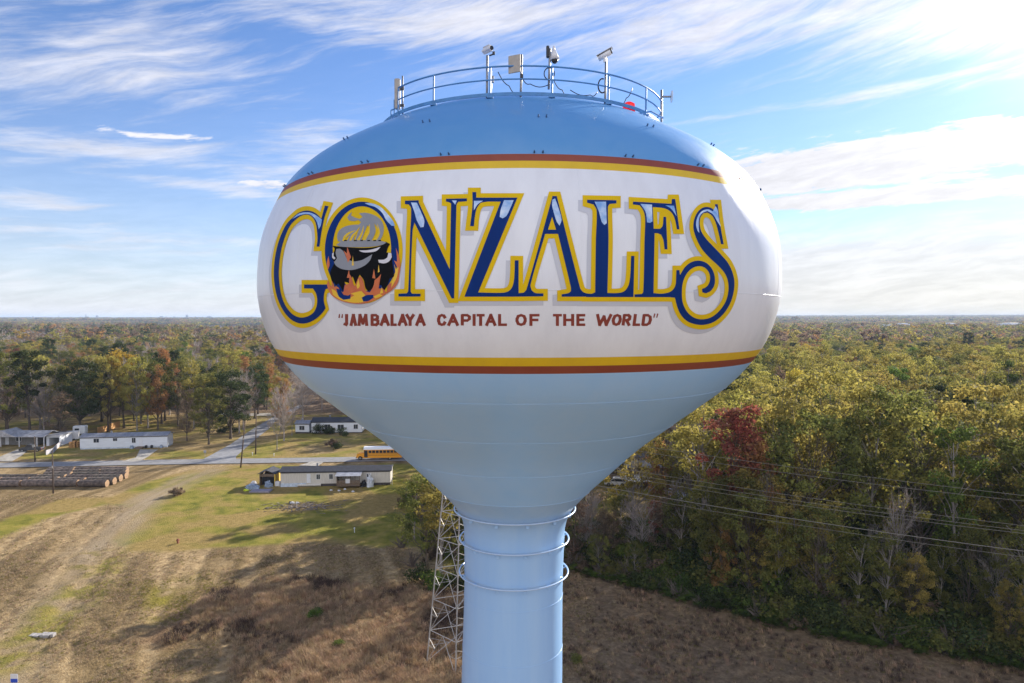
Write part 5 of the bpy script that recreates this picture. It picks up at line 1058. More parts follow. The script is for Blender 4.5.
# left: carport, garage, walls
p = at(0, 447)
e = empty('carport', (p[0]-6, p[1], 0), 0, 'low grey roofed carport house cut by the left edge of the view', 'house')
MB().prismx([(-.3, 2.7), (3.4, 3.9), (7.3, 2.7), (7.3, 2.82), (3.4, 4.02), (-.3, 2.82)], -8, 18.2).build('roof', M_corr, e)
MB().prism([(3, 2.85), (7, 4.6), (11, 2.85)], -1.0, 5.).build('porch_gable', M_corr, e)
MB().box(-8, 3.4, -.1, 14, 6.8, 2.68).build('wall', M_brickc, e); [MB().box(x_, .1, -.1, x_+.18, .28, 2.68).build('post', M_trim, e) for x_ in (-4, 1, 6, 11, 15.8, 17.7)]
openings(e, [('window', 1.5, 3., 1., 2.2), ('door', 5, 6, .05, 2.2), ('window', 8, 9.4, 1., 2.2)], 3.4)
p = at(46.5, 446)
e = empty('garage', (p[0], p[1], 0), R(4), 'small white garage with a dark open door left of the white mobile home', 'garage'); MB().box(0, 0, 0, .7, 6, 2.7).box(.7, 5.9, 0, 3.4, 6, 2.7).box(3.3, 0, 0, 3.5, 6, 2.7).box(.7, 0, 2.3, 3.3, .15, 2.7).build('wall', M_wsid, e); MB().box(-.3, -.3, 2.7, 3.8, 6.3, 2.9).build('roof', M_corr, e)
p = at(65, 441.5); e = empty('box_trailer', (p[0], p[1], 0), R(20), 'white box trailer parked behind the orange crates left of the mobile home', 'trailer'); MB().box(0, 0, .5, 3.2, 2, 2.7, bev=.05).build('body', M_trim, e)
for x_ in (1., 2.2): MB().tube([(x_, -.08, .35), (x_, .16, .35)], .35, 14).build('wheel', M_dark, e)
p = at(72.5, 436); e = empty('camper', (p[0], p[1], 0), R(10), 'pale caravan half hidden behind the box trailer', 'caravan'); MB().box(0, 0, .5, 3.4, 2.2, 2.9, bev=.2).build('body', M_wsid, e); MB().box(.6, -.02, 1.5, 1.8, .0, 2.2).build('window', M_glass, e); MB().tube([(1.7, -.08, .35), (1.7, .16, .35)], .35, 14).build('wheel', M_dark, e)
for k, (px_, py_, h_) in enumerate(((71.5, 447.5, 1.5), (74.8, 447.5, 1.8), (78, 447.2, 1.6))):
    x_, y_ = at(px_, py_); b = MB()
    for zz_ in range(3): b.box(-.42, -.5, .05+zz_*h_/3, .42, .5, .05+zz_*h_/3+h_/3-.12)
    b.box(-.42, -.5, 0, -.3, .5, h_).box(.3, -.5, 0, .42, .5, h_); tag(b.build('wooden_crate', M_owood), ['orange wooden crate farthest from the white mobile home', 'middle orange wooden crate by the white mobile home', 'orange wooden crate touching the white mobile home'][k], 'crate').location = (x_, y_, 0)
W0 = [(46, 455), (53.5, 452.5), (57.5, 448.2), (61.5, 445)]
b = MB()
for a_, c_ in zip(W0[:-1], W0[1:]):
    A_, C_ = at(*a_), at(*c_); n_ = math.dist(A_, C_); ux, uy = (C_[0]-A_[0])/n_, (C_[1]-A_[1])/n_; vx, vy = -uy*.08, ux*.08
    b.add([(A_[0]-vx, A_[1]-vy, 0), (C_[0]-vx, C_[1]-vy, 0), (C_[0]+vx, C_[1]+vy, 0), (A_[0]+vx, A_[1]+vy, 0), (A_[0]-vx, A_[1]-vy, 1.2), (C_[0]-vx, C_[1]-vy, 1.2), (C_[0]+vx, C_[1]+vy, 1.2), (A_[0]+vx, A_[1]+vy, 1.2)], [(3, 2, 1, 0), (4, 5, 6, 7), (0, 1, 5, 4), (1, 2, 6, 5), (2, 3, 7, 6), (3, 0, 4, 7)])
tag(b.build('yard_fence', mat('pale_board_fence', (.42, .40, .42), .8, noise=.3, nscale=1.5)), 'pale low board fence bending back from the left yard', 'fence')
def board_fence(P, h, m, label):
    b = MB(); A_, C_ = at(*P[0]), at(*P[1]); n_ = int(math.dist(A_, C_)/1.8)
    for k in range(n_):
        x_ = A_[0]+(C_[0]-A_[0])*k/n_; y_ = A_[1]+(C_[1]-A_[1])*k/n_; x2 = A_[0]+(C_[0]-A_[0])*(k+1)/n_; y2 = A_[1]+(C_[1]-A_[1])*(k+1)/n_
        b.add([(x_, y_, 0), (x2, y2, 0), (x2, y2+.06, 0), (x_, y_+.06, 0), (x_, y_, h), (x2, y2, h), (x2, y2+.06, h), (x_, y_+.06, h)], [(3, 2, 1, 0), (4, 5, 6, 7), (0, 1, 5, 4), (1, 2, 6, 5), (2, 3, 7, 6), (3, 0, 4, 7)]); b.box(x_-.06, y_-.08, 0, x_+.06, y_-.01, h+.15)
    tag(b.build('board_fence', m), label, 'fence')
board_fence([(98, 433.5), (120, 426.5)], 1.8, M_owood, 'brown board fence running back behind the long white mobile home')
# right side clearing
p = at(668, 512.5); e = empty('grey_shed', (p[0], p[1], 0), R(-8), 'weathered grey shed with a white roof edge in the clearing right of the tower', 'shed'); MB().box(0, 0, 0, 5.0, 4.5, 2.6).build('wall', mat('weathered_grey_boards', (.20, .19, .17), .9, noise=.25, nscale=2, stretch=(3, 1, .5)), e); MB().prismx([(-.5, 2.6), (5., 3.1), (5., 3.2), (-.5, 2.72)], -.4, 5.3).build('roof', M_corr, e)
openings(e, [('door', 3.4, 4.3, 0.02, 2.1)], 0)
p = at(625, 489.5); e = empty('low_shelter', (p[0], p[1], 0), R(-6), 'low open lean-to with white roof beside the white van at the clearing', 'shelter'); MB().prismx([(-.3, 1.7), (3, 2.3), (3, 2.4), (-.3, 1.8)], 0, 5.2).build('roof', M_trim, e); [MB().box(x_, 0, 0, x_+.12, .12, 1.7).build('post', M_wood, e) for x_ in (.2, 2.5, 4.8)]; MB().box(0, 2.8, 0, 5.2, 2.9, 2.2).build('wall', M_wood, e)
p = at(628, 484); e = empty('farm_shed', (p[0], p[1]+3, 0), 0, 'dark brown shed behind the low white roofed lean-to', 'shed'); MB().box(0, 0, 0, 9, 5, 2.8).build('wall', M_wood, e); MB().prismx([(-.4, 2.8), (2.5, 3.7), (5.4, 2.8), (5.4, 2.9), (2.5, 3.85), (-.4, 2.9)], -.3, 9.3).build('roof', M_roofg, e)
p = at(893, 470); e = empty('blue_house', (p[0]+1, p[1]+3, 0), R(-5), 'blue walled house with a white roof glimpsed between trunks at right', 'house'); MB().box(0, 0, 0, 6, 6, 2.7).build('wall', mat('blue_siding', (.13, .25, .45), .6), e); MB().prismx([(-.4, 2.7), (3, 3.9), (6.4, 2.7), (6.4, 2.85), (3, 4.05), (-.4, 2.85)], -.3, 6.3).build('roof', M_trim, e)
openings(e, [('window', 2, 3.4, 1, 2.1)], 0)
for px_, py_, L_2, t_ in ((786, 466, 4.2, 'white storage tank trailer seen between trees beside the crimson tree'), (846, 484, 6, 'white travel trailer seen between the trunks right of the lone white one')):
    p = at(px_, py_); e = empty('travel_trailer', (p[0], p[1], 0), R(-5), t_, 'trailer'); MB().box(0, 0, .5, L_2, 2.3, 2.9, bev=.15).build('body', M_trim, e); MB().box(.8, -.02, 1.5, 1.8, .0, 2.2).build('window', M_glass, e); MB().tube([(L_2/2, -.08, .35), (L_2/2, .16, .35)], .35, 14).build('wheel', M_dark, e)
# ------------------------------------------------------------------ vehicles
M_tyre = mat('black_tyre', (.018, .018, .02), .8); M_chrome = mat('bright_metal', (.55, .55, .57), .25, .9); M_lamp = mat('headlamp_glass', (.7, .7, .7), .1)
def wheels(e, xs_, half, r_, w_=.24):
    for x_ in xs_:
        for s in (-1, 1):
            w = MB().tube([(x_, s*half-w_/2*s, r_), (x_, s*half+w_/2*s, r_)], r_, 18).build('wheel', M_tyre, e); MB().tube([(x_, s*(half+w_/2), r_), (x_, s*(half+w_/2+.02), r_)], r_*.55, 14).build('rim', M_chrome, w)
def car(name, label, px, py, rz, paint_, kind='suv'):
    x_, y_ = at(px, py); e = empty(name, (x_, y_, .0), rz, label, 'car'); p = mat(name+'_paint_'+str(px), paint_, .3, coat=.6)
    Ln = {'suv': 4.6, 'pickup': 5.4, 'sedan': 4.6}[kind]; hb = .95 if kind != 'pickup' else 1.05
    b = MB().prism([(0, .35), (Ln, .35), (Ln, hb*.75), (Ln-.15, hb), (.9, hb+.02), (.1, hb-.12), (0, hb*.7)], -.88, .88).build('body', p, e)
    if kind == 'suv': c = [(1.0, hb), (1.75, 1.68), (4.3, 1.66), (4.55, hb)]
    elif kind == 'pickup': c = [(1.3, hb), (1.95, 1.78), (3.1, 1.78), (3.3, hb)]
    else: c = [(1.1, hb), (1.9, 1.45), (3.3, 1.45), (4.1, hb)]
    MB().prism(c, -.8, .8).build('cabin', p, e); ci_ = [(c[0][0]+.22, hb+.06), (c[1][0]+.06, c[1][1]-.12), (c[2][0]-.12, c[2][1]-.12), (c[3][0]-.2, hb+.06)]
    MB().prism(ci_, -.815, .815).build('side_window', M_glass, e)
    a, d = c[0], c[1]; MB().add([(a[0]+.0, -.7, a[1]+.05), (a[0]+.0, .7, a[1]+.05), (d[0]-.06, .68, d[1]-.06), (d[0]-.06, -.68, d[1]-.06)], [(0, 1, 2, 3)]).build('windscreen', M_glass, e)
    if kind == 'pickup': MB().box(3.35, -.74, hb-.02, 5.25, .74, hb+.03).build('bed', M_dark, e)
    wheels(e, (.85, Ln-.95), .8, .36)
    for s in (-.62, .62): MB().box(-.03, s-.16, .62, .02, s+.16, .78).build('headlight', M_lamp, e)
    for s in (-.7, .7): MB().box(Ln-.01, s-.1, .62, Ln+.03, s+.1, .85).build('tail_light', mat('tail_lamp', (.4, .01, .01), .2), e)
    return e
car('pickup_truck', 'dark pickup truck parked on the driveway under the left carport', 20.5, 451.5, R(8), (.03, .035, .045), 'pickup')
car('parked_car', 'dark car parked beside the orange tree at the end of the side road', 236.5, 417.5, R(5), (.018, .022, .035), 'suv')
car('parked_car', 'white van parked leftmost among the trees left of the side road', 199, 418, R(20), (.68, .68, .67), 'suv')
car('parked_car', 'pale sedan parked between the two white ones left of the side road', 210, 415, R(-15), (.60, .59, .56), 'sedan')
car('parked_car', 'white car parked nearest the dark one left of the side road', 222, 415.5, R(12), (.66, .66, .68), 'suv')
car('parked_van', 'white van with dark windows half hidden by the bowl at the right clearing', 604.5, 485, R(-8), (.62, .62, .64), 'suv')
car('parked_car', 'small white car glimpsed under the trees right of the travel trailer', 872, 484, R(0), (.62, .62, .64), 'sedan')
# school bus
p = at(357.2, 459.8); e = empty('school_bus', (p[0], p[1]-.2, .14), angle((0, 0), (110, 8)), 'yellow school bus with white roof driving left on the road behind the bowl', 'bus')
M_by = mat('school_bus_yellow', (.80, .33, .012), .35, coat=.5); M_bw = mat('bus_white_roof', (.78, .78, .78), .4)
MB().prism([(0, .55), (1.8, .55), (1.8, 1.75), (.35, 1.6), (.05, 1.35)], -1.0, 1.0).build('hood', M_by, e)
MB().box(1.8, -1.2, .5, 11., 1.2, 2.55, bev=.06).build('body', M_by, e); MB().prismx([(-1.2, 2.55), (1.2, 2.55), (1.12, 2.9), (.7, 3.12), (-.7, 3.12), (-1.12, 2.9)], 1.75, 11.).build('roof', M_bw, e)
for k in range(9): MB().box(2.95+k*.88, -1.235, 1.75, 3.68+k*.88, -1.21, 2.4).build('window', M_glass, e)
MB().box(1.9, -1.23, .75, 2.75, -1.205, 2.45).build('door', M_glass, e); MB().box(1.765, -1.0, 1.8, 1.79, 1.0, 2.55).build('windscreen', M_glass, e)
for z_ in (1.15, 1.5): MB().box(2.8, -1.225, z_, 11, -1.205, z_+.06).build('stripe', M_dark, e)
MB().box(-.12, -1.05, .45, .0, 1.05, .75).build('bumper', M_dark, e)
for s in (-.75, .75): MB().tube([(-.02, s, 1.05), (.1, s, 1.05)], .14, 12).build('headlight', M_lamp, e)
wheels(e, (.95, 8.1), 1.0, .5, .3)
# ------------------------------------------------------------------ long bales in rows
M_bale = mat('dark_weathered_bale', (.20, .155, .12), .95, col2=(.06, .048, .042), nscale=1.6, bump=.6, rnd=.7); M_bend = mat('tan_bale_end', (.33, .21, .12), .95, noise=.3, nscale=3)
def bale(L, r, seed):
    rs = np.random.RandomState(seed); W = Wood(); n_ = 14; k = 18; t = np.linspace(0, L, n_); P_ = np.stack([t, 0*t, 0*t+r*.94], -1); V = []
    for i_ in range(n_):
        for j_ in range(k): a = 2*PI*j_/k; rr_ = r*(1+.05*rs.normal()); V.append((t[i_]+rs.normal(0, .02), rr_*math.cos(a), r*.94+rr_*.92*math.sin(a)))
    Fc = [(i_*k+j_, i_*k+(j_+1) % k, (i_+1)*k+(j_+1) % k, (i_+1)*k+j_) for i_ in range(n_-1) for j_ in range(k)]
    return np.array(V), Fc, k, n_
V, Fc, k, n_ = bale(5.7, .80, 3); me = mesh_np('bale_body', V, np.array(Fc)[:, ::-1], M_bale, None, True)
def disc(V, i0, k, flip):
    P_ = V[i0:i0+k]; c = P_.mean(0); W_ = np.vstack([P_, c+[.03 if not flip else -.03, 0, 0]]); f = np.array([(j_, (j_+1) % k, k) for j_ in range(k)]); return W_, (f[:, ::-1] if flip else f)
d1, f1 = disc(V, (n_-1)*k, k, False); me2 = mesh_np('bale_face', d1, f1, M_bend); d0, f0 = disc(V, 0, k, True); me3 = mesh_np('bale_face', d0, f0, M_bend)
rows = [(107, 487.5), (113.5, 485.2), (120.5, 482.2), (126, 479.5), (127, 476.3), (126.5, 474.)]
for r_i, (px_, py_) in enumerate(rows):
    ex, ey = at(px_, py_); ey += .8; nb = 5
    for b_i in range(nb):
        x_ = ex-(b_i+1)*5.95-(.0 if b_i else 0); 
        xx_px = CX+F*x_/ey
        if xx_px < -45 or (r_i > 2 and xx_px < 8*r_i): continue
        lab = 'brown long bale at the tan faced right end of its row' if b_i == 0 else 'brown long bale within the rows below the road'
        lab = {0: ['longest front row bale with tan end face', 'front row bale second from its right end', 'front row bale third from its right end', 'front row bale fourth from its right end', 'front row bale fifth from its right end'][b_i]}.get(r_i, ('bale at the right end of row %s behind the front row' % ['', 'one', 'two', 'three', 'four', 'five'][r_i]) if b_i == 0 else 'brown bale inside the rows behind the front row')
        e = empty('long_bale', (x_+RS.normal(0, .1), ey+RS.normal(0, .08), 0), RS.normal(0, .012), lab, 'bale', 'long bales in rows below the road'); e.scale = (1, 1, RS.uniform(.93, 1.06))
        link('body', me, e); link('end_face', me2, e); link('end_face', me3, e)
# ------------------------------------------------------------------ poles and wires
M_pole = mat('creosoted_pole', (.10, .07, .05), .9, noise=.3, nscale=2); M_wire = mat('bright_wire', (.24, .22, .18), .5, .3); M_ins = mat('ceramic', (.35, .3, .27), .3)
def pole(px, py, pytop, label, arm=False, lean=0., r=.15):
    x_, y_ = at(px, py); h_ = zpix(pytop, y_); e = empty('utility_pole', (x_, y_, -.1), 0, label, 'pole'); MB().tube([(0, 0, 0), (lean, 0, h_)], [r*1.2, r*.7], 10).build('shaft', M_pole, e, True)
    if arm: MB().box(lean-1.1, -.08, h_-.7, lean+1.1, .06, h_-.55).build('crossarm', M_pole, e)
    for s in (-.9, 0, .9) if arm else (0,): MB().tube([(lean+s, 0, h_-.55), (lean+s, 0, h_-.25)], [.07, .04], 8).build('insulator', M_ins, e)
    MB().box(lean*.6-.1, -.22, h_*.6, lean*.6+.1, -.1, h_*.6+.5).build('meter_box', M_galv, e); return e
pole(53.3, 494, 450, 'short wooden pole standing in front of the bale rows', r=.14); pole(35, 461.5, 436, 'short wooden pole beside the road left of the garage', r=.14)
pole(240.6, 467.6, 420.5, 'leaning wooden pole in the road fork, nearest the road', lean=1.2); pole(255.6, 454.3, 413, 'dark wooden pole on the lawn right of the side road', lean=.3)
x_, y_ = at(205, 458); e = empty('road_sign', (x_, y_, 0), 0, 'small pale blank backed road sign on the lawn left of the side road', 'sign'); MB().tube([(0, 0, 0), (0, 0, 1.9)], .05, 6).build('post', M_galv, e); MB().box(-.32, -.03, 1.3, .32, .0, 1.95).build('panel', M_corr, e)
x_, y_ = at(178, 543.5); tag(MB().box(-.12, -.12, 0, .12, .12, .75).box(-.2, -.2, .45, .2, .2, .62).build('survey_stake', mat('rusty_standpipe', (.22, .08, .04), .8)), 'small rusty standpipe at the edge of the lawn beside the dirt track', 'standpipe').location = (x_, y_, 0)
for k, (px_, py_) in enumerate(((354.5, 532.5), (252.5, 455.5), (274, 456.5))): x_, y_ = at(px_, py_); tag(MB().tube([(0, 0, 0), (0, 0, .75)], .07, 8).box(-.1, -.1, .6, .1, .1, .8).build('marker_post', M_trim), ['small white marker post on the sunny lawn below the cream mobile home', 'white marker post at the foot of the dark pole on the lawn', 'white marker post on the lawn under the white trunked tree'][k], 'post').location = (x_, y_, 0)
# concrete slab remains in the grass and corner sign
x_, y_ = at(42, 636.5); b = MB()
for k, (a_, w_) in enumerate(((-1.3, .5), (-.75, .55), (-.15, .5), (.4, .6), (1.05, .35))): b.box(a_, -.3-.12*(k % 2), 0, a_+w_*.92, .55-.1*((k+1) % 3), .22+.03*k, bev=.03)
tag(b.build('broken_slab', mat('pale_broken_concrete', (.33, .31, .30), .9, noise=.3, nscale=3)), 'cracked pale concrete slab lying in the green track at lower left', 'slab').location = (x_, y_, 0)
x_, y_ = at(14.5, 690); h_ = zpix(674, y_); e = empty('blue_marker', (x_, y_, 0), 0, 'small blue and white marker board at the bottom left corner', 'sign'); MB().tube([(0, .05, 0), (0, .05, h_-.02)], .03, 6).build('post', M_galv, e); MB().box(-.35, -.02, h_-.8, .35, .02, h_, bev=.01).build('panel', M_trim, e); MB().box(-.32, -.03, h_-.8, .32, -.022, h_-.45).build('blue_band', mat('cobalt_blue', (.01, .06, .45), .5), e)
# power line passing in front of the woods
YN, YF = 60., 86.
e1 = empty('power_pole', (atY(1085, 500, YN-3).x, YN-3, -.1), R(-60), 'tall wooden power pole carrying the wires just outside the right edge', 'pole')
MB().tube([(0, 0, 0), (0, 0, 21)], [.22, .13], 10).build('shaft', M_pole, e1, True); MB().box(-1.4, -.08, 19.2, 1.4, .08, 19.4).build('crossarm', M_pole, e1)
e2 = empty('power_pole', (atY(541, 500, YF).x, YF, -.1), R(-60), 'tall wooden power pole carrying the wires hidden behind the column', 'pole')
MB().tube([(0, 0, 0), (0, 0, 22)], [.22, .13], 10).build('shaft', M_pole, e2, True); MB().box(-1.4, -.08, 20.6, 1.4, .08, 20.8).build('crossarm', M_pole, e2)
for k, (yl, yr, sg, dy_) in enumerate(((432, 494.5, 0, 0), (436, 499, .3, .2), (456, 524, .2, 0), (459.5, 528.5, .3, .3), (463, 531, .4, -.3), (477, 549.5, .2, 0), (481, 555, .3, .3))):
    A_ = atY(555, yl, YF+dy_); B_ = atY(1030, yr, YN+dy_*.5); A_ = A_+(A_-B_)*.03; B_ = B_+(B_-A_)*.12
    P_ = []
    for t in np.linspace(0, 1, 40): v = A_.lerp(B_, t); v.z -= (.5+sg)*4*t*(1-t)*.8; P_.append(v)
    tag(MB().tube(P_, .02 if k not in (5,) else .036, 5).build('power_line', M_wire, None, True), ['uppermost power line crossing in front of the woods', 'second power line from the top before the woods', 'third power line from the top, upper of the middle trio', 'middle line of the middle trio of power lines', 'lowest line of the middle trio of power lines', 'thick cable second from the bottom of the power lines', 'lowest power line crossing in front of the woods'][k], 'power line')
# ------------------------------------------------------------------ lattice mast behind the column
M_mast = mat('galvanised_mast', (.40, .38, .36), .5, .35, noise=.15, nscale=4)
foot = [Vector((*at(427, 661), 0)), Vector((*at(455.5, 676), 0)), None]
c_ab = (foot[0]+foot[1])/2; d_ = foot[1]-foot[0]; nrm = Vector((-d_.y, d_.x, 0)).normalized()
side = 6.2; mid = foot[0]+Vector((3.3, -.2, 0)); 
foot = [foot[0], foot[1], Vector((foot[0].x+9.0, foot[0].y+3.2, 0)), ]
cen = sum(foot, Vector())/3; e = empty('lattice_mast', (cen.x, cen.y, 0), 0, 'three legged white steel lattice mast standing left behind the column', 'mast')
HM = 36.; hs = [0, 3.2, 6.4, 9.6, 12.6, 15.4, 18, 20.5, 23, 25.4, 27.8, 30, 32, 34, 36]
def leg_at(i_, h_): k_3 = 1-h_/HM*.86; v = (foot[i_]-cen)*k_3; v.z = h_; return v
for i_ in range(3): MB().tube([leg_at(i_, 0), leg_at(i_, HM)], [.075, .05], 8).build('leg', M_mast, e)
nB = 0
for a_, b_ in ((0, 1), (1, 2), (2, 0)):
    m_ = MB()
    for h0, h1 in zip(hs[:-1], hs[1:]):
        A0, A1, B0, B1 = leg_at(a_, h0), leg_at(a_, h1), leg_at(b_, h0), leg_at(b_, h1)
        m_.tube([A1, B1], .034, 6); mt = (A1+B1)/2; m_.tube([A0, mt], .034, 6).tube([B0, mt], .034, 6); m_.tube([(A0+A1)/2, (A0+mt)/2], .022, 5).tube([(B0+B1)/2, (B0+mt)/2], .022, 5).tube([(A0*.25+A1*.75), (A0+mt)/2], .02, 5).tube([(B0*.25+B1*.75), (B0+mt)/2], .02, 5)
    m_.build('bracing', M_mast, e)
# ------------------------------------------------------------------ far away
M_far = mat('far_blue_grey_buildings', (.20, .22, .26), .9); M_farw = mat('far_white_roofs', (.7, .7, .72), .7)
def far(px, w_px, h_px, Yd, label, m, nm='distant_building', cat='building', z0=0.):
    X_ = (px-CX)/F*Yd; w_ = w_px/F*Yd; h_ = h_px/F*Yd
    b = MB().box(-w_/2, 0, 0, w_/2, w_, h_*.85).box(-w_*.3, w_*.1, h_*.85, w_*.3, w_*.7, h_); o = b.build(nm, m); o.location = (X_, Yd, z0); tag(o, label, cat)
for k, (px_, w_, h_) in enumerate(((86, .8, 6.2), (97, 1.8, 5.2), (33, 1.2, 4.4), (59, .5, 5.2), (161, 4.5, 4.4), (187, 2.2, 5.8), (174, 3, 4.), (209, 6, 4.2))):
    far(px_, w_, h_, 7600, ['thin chimney stack on the left horizon', 'square block right of the thin stack on the left horizon', 'small tower near the far left horizon', 'needle mast on the left horizon', 'low wide block on the horizon above the yellow tree', 'tallest block on the horizon left of the tower', 'flat block left of the tallest one on the horizon', 'long low block on the horizon nearest the tower bowl'][k], M_far)
for k, (px_, w_, h_, Y_) in enumerate(((1018, 20, 6.5, 1500), (888, 7, 4, 1700), (905, 10, 4.5, 1750), (952, 9, 4, 1900))): far(px_, w_, h_, Y_, ['long white warehouse roof at the right edge near the horizon', 'small white roof leftmost of those beyond the right woods', 'white roof second from the left beyond the right woods', 'white roof between the woods and the right warehouse'][k], M_farw, 'distant_warehouse', z0=9.)
# ------------------------------------------------------------------ haze
hb = MB().box(-13500, -13500, -1.5, 13500, 15500, 66).build('haze', mat('x', (1, 1, 1)))
hm = bpy.data.materials.new('haze_air'); hm.use_nodes = True; nt = hm.node_tree; nt.nodes.remove(nt.nodes['Principled BSDF']); pv = nt.nodes.new('ShaderNodeVolumePrincipled')
pv.inputs['Color'].default_value = (.60, .76, 1, 1); pv.inputs['Density'].default_value = 8e-5; pv.inputs['Anisotropy'].default_value = .0
nt.links.new(pv.outputs[0], nt.nodes['Material Output'].inputs['Volume']); hb.data.materials.clear(); hb.data.materials.append(hm); tag(hb, 'thin blue air haze over the whole landscape', 'haze', kind='stuff')
# ------------------------------------------------------------------ sky and sun
SUN_AZ, SUN_EL = R(40), R(21.5)
SD = Vector((math.sin(SUN_AZ)*math.cos(SUN_EL), math.cos(SUN_AZ)*math.cos(SUN_EL), math.sin(SUN_EL)))
def build_world():
    w = bpy.data.worlds.new('World'); sc.world = w; w.use_nodes = True; nt = w.node_tree; N = nt.nodes; L = nt.links
    bg = N['Background']; bg.inputs['Strength'].default_value = .08
    sky = N.new('ShaderNodeTexSky'); sky.sky_type = 'NISHITA'; sky.sun_disc = False; sky.sun_elevation = SUN_EL; sky.sun_rotation = SUN_AZ
    sky.air_density = 1.0; sky.dust_density = .15; sky.ozone_density = 1.6; sky.altitude = 30
    tc = N.new('ShaderNodeTexCoord'); sep = N.new('ShaderNodeSeparateXYZ'); L.new(tc.outputs['Generated'], sep.inputs[0])
    def M(op, a, b=None, c=None, clamp=False):
        n = N.new('ShaderNodeMath'); n.operation = op; n.use_clamp = clamp
        for i, v in enumerate((a, b, c)):
            if v is None: continue
            if isinstance(v, (int, float)): n.inputs[i].default_value = v
            else: L.new(v, n.inputs[i])
        return n.outputs[0]
    az = M('ARCTAN2', sep.outputs[0], sep.outputs[1]); el = M('ARCSINE', sep.outputs[2])
    # streaky cirrus: noise stretched along azimuth, warped
    def noise(u, v, su, sv, det=6, rough=.6, dist=0., seed=0.):
        c = N.new('ShaderNodeCombineXYZ'); L.new(M('MULTIPLY', u, su), c.inputs[0]); L.new(M('MULTIPLY', v, sv), c.inputs[1]); c.inputs[2].default_value = seed
        n = N.new('ShaderNodeTexNoise'); n.inputs['Scale'].default_value = 1; n.inputs['Detail'].default_value = det; n.inputs['Roughness'].default_value = rough; n.inputs['Distortion'].default_value = dist
        L.new(c.outputs[0], n.inputs[0]); return n.outputs[0]
    warp = noise(az, el, 3., 7., 3, .5, 0, 3.1)
    tilt = M('MULTIPLY_ADD', az, -.10, M('MULTIPLY_ADD', warp, .05, el))
    tilt2 = M('MULTIPLY_ADD', az, -.28, M('MULTIPLY_ADD', warp, .07, el))
    fine = noise(az, tilt, 5., 40., 10, .66, .12, 0.); fan = noise(az, tilt2, 4.5, 34., 10, .64, .15, 5.); puff = noise(az, tilt, 14., 75., 8, .66, .2, 9.)
    def ss(x, a, b):
        n = N.new('ShaderNodeMapRange'); n.interpolation_type = 'SMOOTHSTEP'; L.new(x, n.inputs[0])
        for i, v in ((1, a), (2, b), (3, 0), (4, 1)): n.inputs[i].default_value = v
        return n.outputs[0]
    def blob(px, py, sx, sy, tl=0.):
        """gaussian in (az, el) centred where pixel (px,py) looks"""
        x, y, z = ray(px, py); a0 = math.atan2(x, y); e0 = math.asin(z/math.sqrt(x*x+y*y+z*z)); sa = sx/F*.85; se = sy/F*.85
        da = M('SUBTRACT', az, a0); de = M('SUBTRACT', M('MULTIPLY_ADD', da, -tl, el), e0)
        q = M('ADD', M('POWER', M('ABSOLUTE', M('DIVIDE', da, sa)), 2.), M('POWER', M('ABSOLUTE', M('DIVIDE', de, se)), 2.))
        return M('EXPONENT', M('MULTIPLY', q, -.7))
    def cover(blobs, nz, gain=1., soft=.28, base=.74):
        s = None
        for (px, py, sx, sy, tl, am) in blobs:
            b = M('MULTIPLY', blob(px, py, sx, sy, tl), am); s = b if s is None else M('MAXIMUM', s, b)
        th = M('SUBTRACT', M('ADD', nz, s), base)
        return M('MULTIPLY', ss(th, 0., soft), gain)
    veil = cover([(90, 60, 190, 62, .18, .36), (230, 40, 110, 22, .1, .22), (500, 16, 330, 34, .03, .42), (760, 22, 300, 42, .02, .46), (980, 20, 150, 40, .05, .36), (400, 50, 150, 40, 0, .17),(60,15,150,40,0,.22)], fan, .88, .42, .62)
    bands = cover([(150, 152, 190, 20, -.02, .30), (240, 190, 120, 9, -.06, .36), (30, 200, 70, 11, -.1, .36), (130, 238, 240, 22, 0, .20), (330, 150, 90, 26, .03, .30), (100, 285, 320, 20, 0, .22), (880, 92, 220, 10, .05, .30), (620, 150, 120, 30, 0, .2)], fine, .75, .34, .62)
    thick = cover([(890, 160, 190, 20, .05, .74), (980, 146, 110, 17, .05, .76), (870, 198, 130, 8, .0, .70), (985, 189, 90, 7, 0, .60), (170, 137, 60, 5, .0, .25), (270, 186, 34, 7, -.06, .34)], puff, .97, .15, .68)
    low_n = M('ADD', M('MULTIPLY', fine, .6), M('MULTIPLY', puff, .4)); low = cover([(930, 275, 260, 46, .0, .72), (930, 240, 220, 12, .0, .46), (760, 300, 260, 26, .0, .46)], low_n, .85, .42, .60)
    hz = M('MULTIPLY', M('EXPONENT', M('MULTIPLY', M('ABSOLUTE', el), -9.)), .9)
    dotp = N.new('ShaderNodeVectorMath'); dotp.operation = 'DOT_PRODUCT'; L.new(tc.outputs['Generated'], dotp.inputs[0]); dotp.inputs[1].default_value = SD
    gl = M('POWER', M('MAXIMUM', dotp.outputs['Value'], 0.), 40.); gl2 = M('POWER', M('MAXIMUM', dotp.outputs['Value'], 0.), 260.)
    tot = M('MAXIMUM', M('MAXIMUM', veil, bands), M('MAXIMUM', thick, low))
    back = M('MULTIPLY', ss(M('MULTIPLY', sep.outputs[1], -1.), .05, .55), M('MULTIPLY', ss(noise(az, el, 2.2, 5., 6, .6, 0., 2.), .30, .55), ss(sep.outputs[2], -.02, .12)))  # unseen bright clouds added behind the camera to fill the tank front
    tot = M('MAXIMUM', tot, back)
    # cloud radiance rises towards the sun and in the added fill clouds behind
    tex = M('MULTIPLY_ADD', ss(puff, .3, .7), .20, .88)
